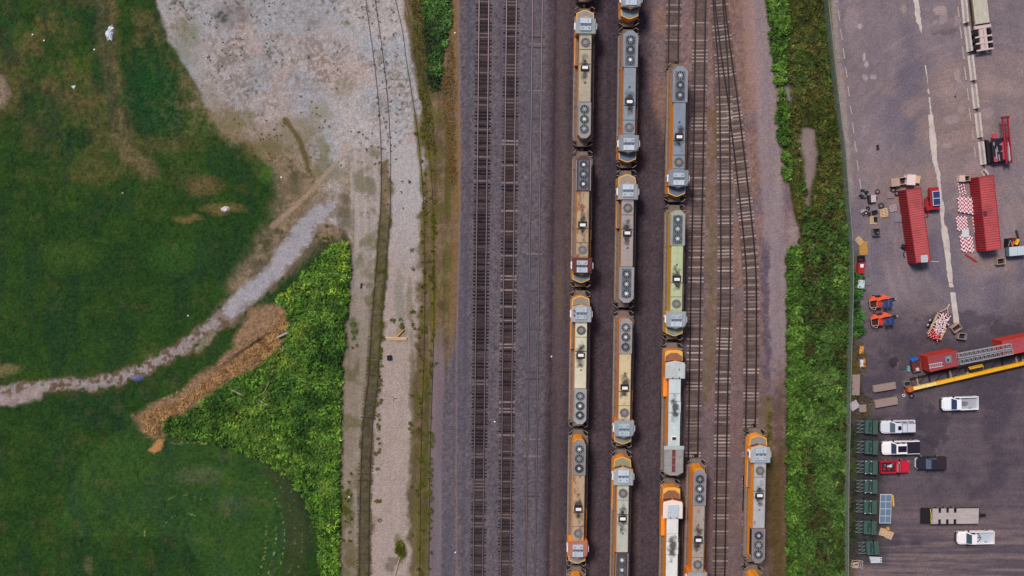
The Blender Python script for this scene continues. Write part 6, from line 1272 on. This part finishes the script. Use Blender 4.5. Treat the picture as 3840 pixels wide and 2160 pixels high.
t = planks(cC(20, 1370), cC(100, 1315), 1.3, 4, .24, mat('pale_board', C(176, 168, 176), var=.2), 'pale grey panels lying at the fence below the long boards')
t = planks(cC(110, 1375), cC(185, 1370), 1.2, 5, .3, M_WOOD, 'brownish pallet of short boards right of the pale grey panels')
# yellow open frames
for (x, y, a, w, l, lab, inner) in ((131, 783, -4, .62, 1.25, 'yellow open rectangular frame in the weeds by the fence', None), (140, 915, 4, .85, 1.3, 'orange framed white panel in the weeds by the fence', 1)):
    o = empty('crate_frame'); at(o, cC(x, y), a); m = MB(); bin_(o, w, l, .25, mat('orange_frame', C(232, 158, 78), var=.1), None, .06); tag(o, lab, 'frame', 'small frames by the fence')
    for c in list(o.children): 
        me = c.data
    if inner: m = MB(); m.box(-w / 2 + .08, .1, -l / 2 + .08, l / 2 - .08, .06, .3); m.build('white_panel', M_FRAME, o)
# ------------------------------------------------------------------ junk by the left container
PG = 'pallets in the yard'
def pl(p, a, w, l, mt, lab, n=6, z=0, h=.14, gap=.45): return tag(at(pallet('pallet', w, l, mt, n, h, None, gap), p, a, z), lab, 'pallet', PG)
pl(cJ(1075, 1020), 14, 1.05, 1.05, mat('pale_slat', C(176, 160, 170), var=.1), 'dark gapped pale pallet left of the red container', 5, gap=.9)
pl(cJ(820, 1145), 100, 1.35, 1.25, M_WOODT, 'light tan pallet, largest of the pallets by the tyres', 6)
pl(cJ(1205, 1290), 0, 1.1, 1.2, mat('grey_grate', C(132, 126, 142), var=.1), 'grey flat grate against the left side of the container', 9, gap=.2)
pl(cJ(1010, 660), 4, 1.15, 1.05, mat('pink_grey_board', C(142, 120, 128), var=.15), 'pinkish grey board pallet below the brown bins', 5, gap=.12)
pl(cJ(575, 1075), 12, 1.3, 1.05, mat('dull_slat', C(134, 124, 136), var=.2), 'grey pallet with a black crate on it', 6)
o = empty('black_crate'); at(o, cJ(550, 1120), 12, .15); bin_(o, .8, .45, .35, M_DBOX, M_BLK); tag(o, 'long black crate on the grey pallet', 'crate')
pl(cJ(300, 1145), 10, 1.1, 1.1, mat('pale_top', C(170, 156, 164), var=.1), 'pale pallet holding two looped tyres', 4, gap=.1)
for k, (x, y, r, lab) in enumerate(((265, 1180, .3, 'small tyre on the pale pallet'), (340, 1150, .38, 'tyre standing out over the right edge of the pale pallet'), (415, 1170, .3, 'dark tyre touching the right side of the pale pallet'))): tyre(lab, cJ(x, y), 0, r, rim=False, z=.15, w=.18)
tyre('faint grey tyre above the pale pallet', cJ(385, 1025), 0, .34, rim=False, w=.2)
pl(cJ(540, 1350), 0, 1.05, 1.25, M_WOODT, 'pale pallet carrying a black box', 6, gap=.8)
o = MB(); o.box(-.22, .22, -.4, .35, 0, .4, tx=.03, ty=.03); o = at(o.build('black_box', M_BLK), cJ(580, 1310), 5, .15); tag(o, 'black box on the pale pallet', 'box')
o = empty('dark_bin'); at(o, cB(318, 853), 4); bin_(o, 1.15, 1.2, .6, M_GREY, M_BLK); tag(o, 'square dark bin full of black scraps below the pallets', 'bin')
for k in range(5):
    m = MB(); m.obox(0, 0, .1, .3, .14, .16, 0); s_ = m.build('scrap_piece', [M_GREY, M_DBOX][k % 2], o); s_.location = (random.uniform(-.35, .35), random.uniform(-.35, .35), .22); s_.rotation_euler = (0, 0, random.random() * 3)
tyre('dark tyre lying alone between the junk pile and the bins', cJ(643, 568), 0, .42, mt=mat('tyre_grey', C(70, 60, 70), var=.15)); tyre('oval brown tyre beside the tan pallet', cJ(740, 955), 0, .48, mt=mat('tyre_brown', C(62, 48, 58), var=.15), w=.3)
tyre('black tyre with rim under the brown bins', cJ(1070, 525), 0, .46); tyre('dark tyre against the left corner of the red container', cJ(1165, 620), 0, .42)
tyre('upright worn tyre right of the white carton', cJ(592, 745), 90, .34, w=.22); tyre('pale looped tyre at the left end of the junk pile', cJ(165, 690), 0, .42, w=.16, rim=False, mt=M_GREY)
o = MB(); o.box(-.42, .42, -.55, .55, 0, .55, tx=.02); o = at(o.build('carton', mat('carton_white', C(188, 176, 182), var=.1)), cJ(508, 765), 4); tag(o, 'white carton beside the dark upright drum', 'box')
o = MB(); o.box(-.3, .3, -.65, .65, 0, .5, tx=.06, ty=.05); o = at(o.build('dark_crate', M_DBOX), cJ(425, 780), 10); tag(o, 'long dark crate left of the white carton', 'crate')
for k, (x, y, a, c, lab) in enumerate(((250, 560, 30, M_DBOX, 'dark wheel hub in the junk pile'), (300, 530, 40, M_GREY, 'grey machine part at the top of the junk pile'), (340, 590, 35, M_TYRE, 'black rubber coil in the middle of the junk pile'), (390, 640, 40, M_GREY, 'pale metal part at the right of the junk pile'), (235, 630, 30, M_GREY, 'grey tray in the junk pile'), (290, 700, 30, mat('blue_grey', C(96, 96, 112), var=.2), 'blue grey sheet at the foot of the junk pile'), (210, 700, 60, M_DBOX, 'dark bracket left in the junk pile'))):
    m = MB(); m.prism([(-.35, -.2), (.1, -.35), (.4, -.1), (.25, .3), (-.2, .35)], 0, .35, top=.75); m.torus((0, 0, .38), .18, .05, 12, 6); o = m.build('junk_part', c); at(o, cJ(x, y), a); tag(o, lab, 'scrap', 'scrap heap near the fence')
def crate(p, a, w, l, h, mt, lab, open_=True, nm='brown_bin', z=0):
    o = empty(nm); at(o, p, a, z)
    if open_: bin_(o, w, l, h, mt, M_DBOX, .08)
    else: m = MB(); m.box(-w / 2, w / 2, -l / 2, l / 2, 0, h * .85, tx=.03, ty=.03); m.build('shell', mt, o); m = MB(); m.box(-w / 2 - .02, w / 2 + .02, -l / 2 - .02, l / 2 + .02, h * .85, h); m.build('lid', mt, o)
    return tag(o, lab, 'crate', 'crates near the containers')
M_CARD = mat('cardboard', C(176, 150, 134), rough=.9, var=.12); M_CARDP = mat('cardboard_pale', C(206, 184, 172), rough=.9, var=.1)
crate(cB(530, 268), 6, 1.3, 1.25, .9, M_CARD, 'brown lidded bin, leftmost of the row above the red container', False); crate(cB(622, 250), 8, 1.25, 1.1, .9, M_CARDP, 'open pale carton between the brown bin and the white panels')
crate(cB(708, 240), -2, 1.3, 1.6, 1.1, mat('white_panel', C(226, 204, 206), var=.06), 'tall white panelled crate touching the top of the red container', False); crate(cB(790, 232), -8, .95, 1.15, .7, M_WOODT, 'small tan crate, rightmost of the row above the red container', False)
crate(cB(1322, 222), 0, .95, .95, .7, M_CARDP, 'closed pale crate at the corner of the right container', False); crate(cB(1385, 220), 5, .85, .85, .7, M_CARD, 'open brown carton between pale crate and right container')
crate(cE(665, 1300), 8, 1.35, 1.0, .8, M_CARD, 'open brown carton below the right red container'); crate(F(990, 640), 35, 1.5, 1.0, .9, M_CARD, 'tan open carton lying at the foot of the concrete strip'); crate(F(1145, 860), -6, 1.3, 1.0, .9, mat('carton_grey', C(156, 142, 140), var=.1), 'grey open carton below the tan one')
pl(cB(130, 955), 42, .95, 1.2, M_WOODT, 'pale pallet tilted against the fence, top of the yellow pallets', 5); pl(cB(178, 1005), 0, 1.15, 1.1, M_WOODY, 'yellow pallet, upper one by the fence', 6, .02, gap=.7); pl(cB(180, 1078), 0, 1.2, 1.1, M_WOODY, 'yellow pallet, lower one by the fence', 6, gap=.7)
crate(cB(142, 1165), 0, 1.0, .9, .7, M_DBOX, 'dark open crate between yellow pallets and red box', True, 'dark_crate')
o = empty('red_box'); at(o, cB(132, 1275), -2); m = MB(); m.box(-.5, .52, -.9, .9, 0, .8, tx=.02, ty=.02); m.build('body', M_RED, o); tag(o, 'red metal box with a white lid piece beside the fence', 'box'); m = MB(); m.box(-.2, .3, .1, .65, .8, .86); m.build('white_cover', M_WHT, o)
crate(cC(115, 120), -4, 1.0, 1.3, .7, mat('pale_blue', (0, 0, 0)), 'pale blue boxes in the weeds by the fence', False, 'pale_box'); pl(cC(190, 98), 0, 1.1, 1.05, M_GREY, 'grey pallet beside the pale blue boxes', 5)
# items at the end of the short container
o = empty('pump_skid'); at(o, cC(670, 945), 12); tag(o, 'dark red skid with a pale box at the end of the short container', 'machine'); m = MB(); m.box(-.7, .7, -.85, .85, 0, .6); m.build('base', mat('skid_red', C(96, 42, 44), var=.25), o); m = MB(); m.box(-.25, .2, -.65, -.2, .6, .9); m.build('pale_box', M_CARDP, o); m = MB(); m.tube([(-.65, -.8, .7), (.6, -.8, .7), (.65, .7, .7)], .04); m.build('rail', M_GREY, o)
M_BLUE = mat('barrel_blue', C(36, 104, 186), rough=.4, var=.1)
for k, (x, y, lab) in enumerate(((650, 885, 'blue barrel, left of the two at the end of the short container'), (680, 872, 'blue barrel, right of the two at the end of the short container'))):
    o = empty('barrel'); at(o, cC(x, y), 0, .61, .61); m = MB(); m.cyl((0, 0, 0), (0, 0, .75), .29, n=18); m.ring(0, 0, .74, .78, .3, .26, 18); m.build('shell', M_BLUE, o); m = MB(); m.cyl((.1, 0, .75), (.1, 0, .78), .05, n=8); m.build('bung', M_BLK, o); tag(o, lab, 'barrel', 'blue barrels')
    o.location.z = .0
for k, (x, y) in enumerate(((600, 953), (598, 972), (601, 990))):
    o = MB(); o.cyl((0, 0, 0), (0, 0, .4), .15, n=14); o.cyl((0, 0, .4), (0, 0, .46), .06, n=8); o = at(o.build('gas_bottle', mat('teal', C(90, 190, 190), rough=.4, var=.08)), cC(x, y), 0); tag(o, f'teal canister, {ordn[k]} from the top of the three by the red skid', 'canister', 'teal canisters')
for (x, y, c, lab) in ((560, 965, M_TYRE, 'small dark tyre left of the teal canisters'), (530, 965, M_DBOX, 'small dark tyre, leftmost by the teal canisters')): tyre(lab, cC(x, y), 0, .24, w=.14, mt=c)
# ------------------------------------------------------------------ striped barricades
M_STR = mat('stripe_board', C(255, 232, 240), rough=.5, var=.04, stripes=(.26, C(140, 44, 74), 1.1)); M_STR2 = mat('stripe_board_reverse', C(255, 232, 240), rough=.5, var=.04, stripes=(.26, C(140, 44, 74), -1.1))
bc0 = {}
def barricade(p0, p1, lab, z=0, L0=2.2, w=.19, gap=.42, nb=3, rev=0):
    key = (nb, gap, rev)
    if key not in bc0:
        t = bc0[key] = empty('barricade')
        for i in range(nb): m = MB(); x = (i - (nb - 1) / 2) * gap; m.box(x - w / 2, x + w / 2, -L0 / 2, L0 / 2, .08, .13); m.build('striped_board', M_STR2 if (i + rev) % 2 else M_STR, t)
        m = MB(); e = gap * (nb - 1) / 2 + .3
        for y in (-L0 * .36, L0 * .36): m.box(-e, e, y - .03, y + .03, 0, .075)
        m.build('cross_rail', M_FRAME, t)
    else: t = copy_tree(bc0[key])
    L = put(t, p0, p1, z, z); t.scale = (1, L / L0, 1); tag(t, lab, 'barricade', 'red and white barricades'); return t
barricade(cB(1352, 412), cB(1325, 262), 'single three board barricade above the large heap')
for j in range(2):
    for i in range(5):
        x = 1315 + i * 48; barricade(cB(x + 10, 618 + i * 9), cB(x - 6 + j * 8, 428 + i * 4), f'barricade {("lying low", "lying on top")[j]}, {ordn[i]} from the left in the large heap by the container', j * .16 + i * .004, gap=.225, rev=j)
for i in range(3): x = 1295 + i * 40; barricade(cB(x + 18, 835), cB(x - 2, 662), f'barricade, {ordn[i]} from the left in the middle heap below the large one', .005 * i, gap=.225, rev=i)
barricade(cB(1525, 848), cB(1500, 668), 'three board barricade leaning by the container wall')
for i in range(4):
    x = 1340 + i * 34; barricade(cB(x + 22, 1080 + (i % 2) * 12), cB(x - 4, 878 + (i % 2) * 18), f'barricade, {ordn[i]} from the left in the lowest heap', .006 * i, gap=.225, rev=i)
o = MB(); o.box(-.55, .55, -.6, .6, 0, .14); o = at(o.build('pale_sheet', mat('pale_sheet', C(198, 208, 212), var=.08)), cB(1378, 868), 6, .14); tag(o, 'pale grey sheet lying across the barricade heaps', 'sheet')
for k in range(8):
    o = MB(); o.cyl((0, 0, 0), (0, 0, .7), .07, n=8); o.cyl((0, 0, 0), (0, 0, .04), .14, n=8); o = at(o.build('traffic_post_upright', M_TW), cB(1540 + (k % 2) * 18 + k * .6, 592 + k * 12), 0); tag(o, 'small upright white post between heap and right container', 'post', 'upright posts by the container')
o = MB(); o.box(-.13, .13, -1.1, 1.1, 0, .12); o = o.build('red_beam', M_RED); put(o, cB(1388, 1118), cB(1515, 1200)); tag(o, 'red beam on the ground below the lowest barricade heap', 'beam')
o = MB(); o.prism([(-.8, -.1), (.8, -.1), (.9, .25), (-.6, .1)], 0, .1); o = at(o.build('grey_sheet', M_GREY), cE(590, 1192), 3, .02); tag(o, 'thin grey sheet under the lower end of the right container', 'sheet')
# small yard litter
o = MB(); o.box(-.2, .2, -.4, .4, 0, .15, tx=.02, ty=.02); o = at(o.build('black_case', M_DBOX), cA(461, 1335), 4); tag(o, 'small dark case alone on the yard near the fence', 'case')
o = MB(); o.cyl((0, 0, 0), (0, 0, .03), .14, n=14); o = at(o.build('drain_cover', M_BLK), cA(1165, 873)); tag(o, 'round black drain cover between strip and barriers', 'drain cover')
o = MB(); o.box(-.04, .04, -.65, .65, 0, .06); o = o.build('metal_rod', M_FRAME); put(o, cB(985, 1198), cB(1065, 1202)); tag(o, 'thin pale rod at the lower corner of the left container', 'rod')
o = MB(); o.tube([(-.5, 0, .05), (0, .25, .4), (.2, -.3, .3), (-.2, -1.0, .3), (.2, -1.6, .2)], .05); o.prism([(-.4, -.2), (.2, -.5), (.3, .5), (-.3, .6)], 0, .4, top=.6); o = at(o.build('dark_debris', M_BLK), cB(655, 1035), 0); tag(o, 'black tangled debris beside the left container wall', 'debris')
# ------------------------------------------------------------------ things on the left
M_TARP = mat('white_sheet', C(200, 212, 226), rough=.6, var=.08)
def rag(p, pts, lab, h=.18, mt=None, s=1, nm='plastic_sheet', cat='plastic sheet'):
    m = MB(); P = [(x * s, y * s) for x, y in pts]; n = len(P); v = [(0, 0, h)] + [(x * .6 + random.uniform(-.05, .05), y * .6, h * random.uniform(.4, 1.3)) for x, y in P] + [(x, y, .0) for x, y in P]
    m.add(v, [(0, 1 + i, 1 + (i + 1) % n) for i in range(n)] + [(1 + i, 1 + n + i, 1 + n + (i + 1) % n, 1 + (i + 1) % n) for i in range(n)]); return tag(at(m.build(nm, mt or M_TARP), p), lab, cat)
rag((411, 126), [(-.1, 1.1), (.35, 1.15), (.75, .9), (.6, .3), (.55, -.1), (.4, -.5), (.35, -1.1), (-.1, -.9), (-.45, -1.1), (-.45, -.6), (-.7, -.1), (-.6, .3), (-.25, .6)], 'crumpled white plastic sheet on the lawn at the upper left', .25)
m = MB(); m.prism([(-.2, 0), (.25, .0), (.2, .12), (-.1, .15)], 0, .16); o = at(m.build('orange_bag', mat('orange_bag', C(220, 120, 70))), (421, 98)); tag(o, 'small orange bag on top of the crumpled sheet', 'bag')
rag((275, 327), [(-.4, .1), (0, .25), (.3, .3), (.35, 0), (.1, -.35), (-.15, -.1)], 'small white rag on the lawn left of the sheet', .1)
rag((845, 785), [(-.6, -.3), (0, -.55), (.6, -.3), (.75, .2), (.3, .5), (-.2, .45), (-.8, .1)], 'pale heap of rubble on the lawn below the gravel lot', .3, mat('rubble', C(206, 196, 196), var=.35, scale=4), 1, 'rubble_heap', 'rubble')
rag((460, 724), [(-.15, -.1), (.1, -.15), (.2, .1), (-.1, .15)], 'tiny pale stone on the dark lawn', .08, M_CON, 1, 'stone', 'stone')
rag((515, 1418), [(-1.1, -.2), (-.4, -.55), (.5, -.5), (1.1, -.1), (.8, .4), (.1, .6), (-.6, .45)], 'flat blue grey tarpaulin beside the thin dirt path', .2, mat('blue_tarp', C(86, 92, 126), rough=.5, var=.35, scale=4), 1, 'tarpaulin', 'tarpaulin')
for x, y, lab in ((705, 1184, 'small white plastic loop on the dark lawn'), (122, 130, 'white litter scrap near the upper left edge'), (165, 152, 'tiny white litter scrap below another near the upper left'), (353, 186, 'white litter scrap below the crumpled sheet'), (1054, 665, 'white litter scrap right of the lawn tip'), (1706, 123, 'white litter on the ballast at the top'), (1602, 192, 'white litter beside the dark weeds at the top'), (1855, 1582, 'white round lid between the two main tracks'), (1707, 2072, 'white litter on the ballast near the bottom'), (1309, 1864, 'white litter beside the old track'), (2068, 1337, 'white litter on the dark ground left of the first column')):
    rag((x, y), [(-.13, -.06), (.02, -.15), (.16, 0), (.08, .14), (-.1, .1)], lab, .06, M_WHT, 1, 'litter', 'litter')
def log(p0, p1, lab, w=.22, h=.2, mt=None, z=0): m = MB(); m.box(-w / 2, w / 2, -.5, .5, 0, h, tx=.02); o = m.build('timber', mt or M_WOOD); L = put(o, p0, p1, z, z); o.scale = (1, L, 1); return tag(o, lab, 'timber')
log((1446, 1266), (1526, 1268), 'upper pale timber lying across the gravel road', .28, .2, M_WOODT); log((1452, 1274), (1524, 1274), 'lower pale timber lying across the gravel road', .2, .16, M_WOODT); log((1490, 1262), (1515, 1235), 'short brown timber behind the pale ones on the gravel road', .18, .3, M_WOODY)
o = empty('open_box'); at(o, (1461, 1341), 3); bin_(o, .72, .76, .3, M_BLK, M_BLK); tag(o, 'small black open box on the gravel road below the timbers', 'box')
log((1478, 2170), (1500, 2085), 'pale pole leaning into the yellow bush at the bottom of the gravel road', .12, .12, M_WOODT, .1)
mass('yellow_bush', [(1488, 2030), (1512, 2030), (1516, 2075), (1500, 2090), (1484, 2070)], 140, .6, .12, [(84, 96, 30), (120, 128, 40)], 2, 44, jag=.1, label='small yellow green bush at the bottom of the gravel road', cat='bush')
M_GP = mat('grey_plank', C(150, 158, 148), var=.2)
log((1040, 1265), (1092, 1240), 'grey plank in the grass at the upper end of the straw', .3, .15, M_GP, .5); log((868, 1462), (915, 1484), 'grey plank in the middle of the tall grass, left one', .22, .15, M_GP, .8); log((970, 1500), (1005, 1520), 'grey plank in the tall grass near its centre', .22, .15, M_GP, .8)
log((985, 1480), (1012, 1430), 'brown post lying in the tall grass', .14, .14, M_WOOD, .8); log((1058, 1320), (1063, 1297), 'short brown stub in the grass under the straw end', .2, .2, M_WOOD, .6)
log((795, 1392), (1010, 1245), 'long dark pole along the straw band, upper', .08, .1, M_DBOX, .35); log((850, 1348), (970, 1270), 'dark pole along the straw band, lower', .08, .1, M_DBOX, .3)
log((1353, 1080), (1356, 1062), 'small dark stump on the left gravel strip', .25, .2, M_DBOX)
o = MB(); o.tube([(-.35, .3, .03), (0, 0, .05), (.5, -.1, .03)], .03); o.tube([(0, 0, .04), (-.1, -.5, .03)], .03); o = at(o.build('fallen_branch', M_DBOX), (1478, 1493)); tag(o, 'thin dark fallen branch on the gravel road', 'branch')
# ------------------------------------------------------------------ light
w = bpy.data.worlds.new('World'); SC.world = w; w.use_nodes = True; n = w.node_tree.nodes; l = w.node_tree.links
sky = n.new('ShaderNodeTexSky'); sky.sky_type = 'NISHITA'; sky.sun_disc = False; sky.sun_elevation = R(52); sky.sun_rotation = R(-37); sky.dust_density = 4; sky.air_density = 1.0; sky.ozone_density = 1.0
l.new(sky.outputs[0], n['Background'].inputs[0]); n['Background'].inputs[1].default_value = .092
s = bpy.data.lights.new('sun', 'SUN'); s.energy = 3.2; s.angle = R(13); s.color = (1, .9, .82); so = bpy.data.objects.new('sun', s); COL.objects.link(so); so.rotation_euler = Vector((.42, -.55, -1.0)).to_track_quat('-Z', 'Y').to_euler()
vs = SC.view_settings; vs.view_transform = 'Standard'; vs.look = 'None'; vs.exposure = EXPO = 0.0; vs.gamma = 1; vs.use_curve_mapping = False
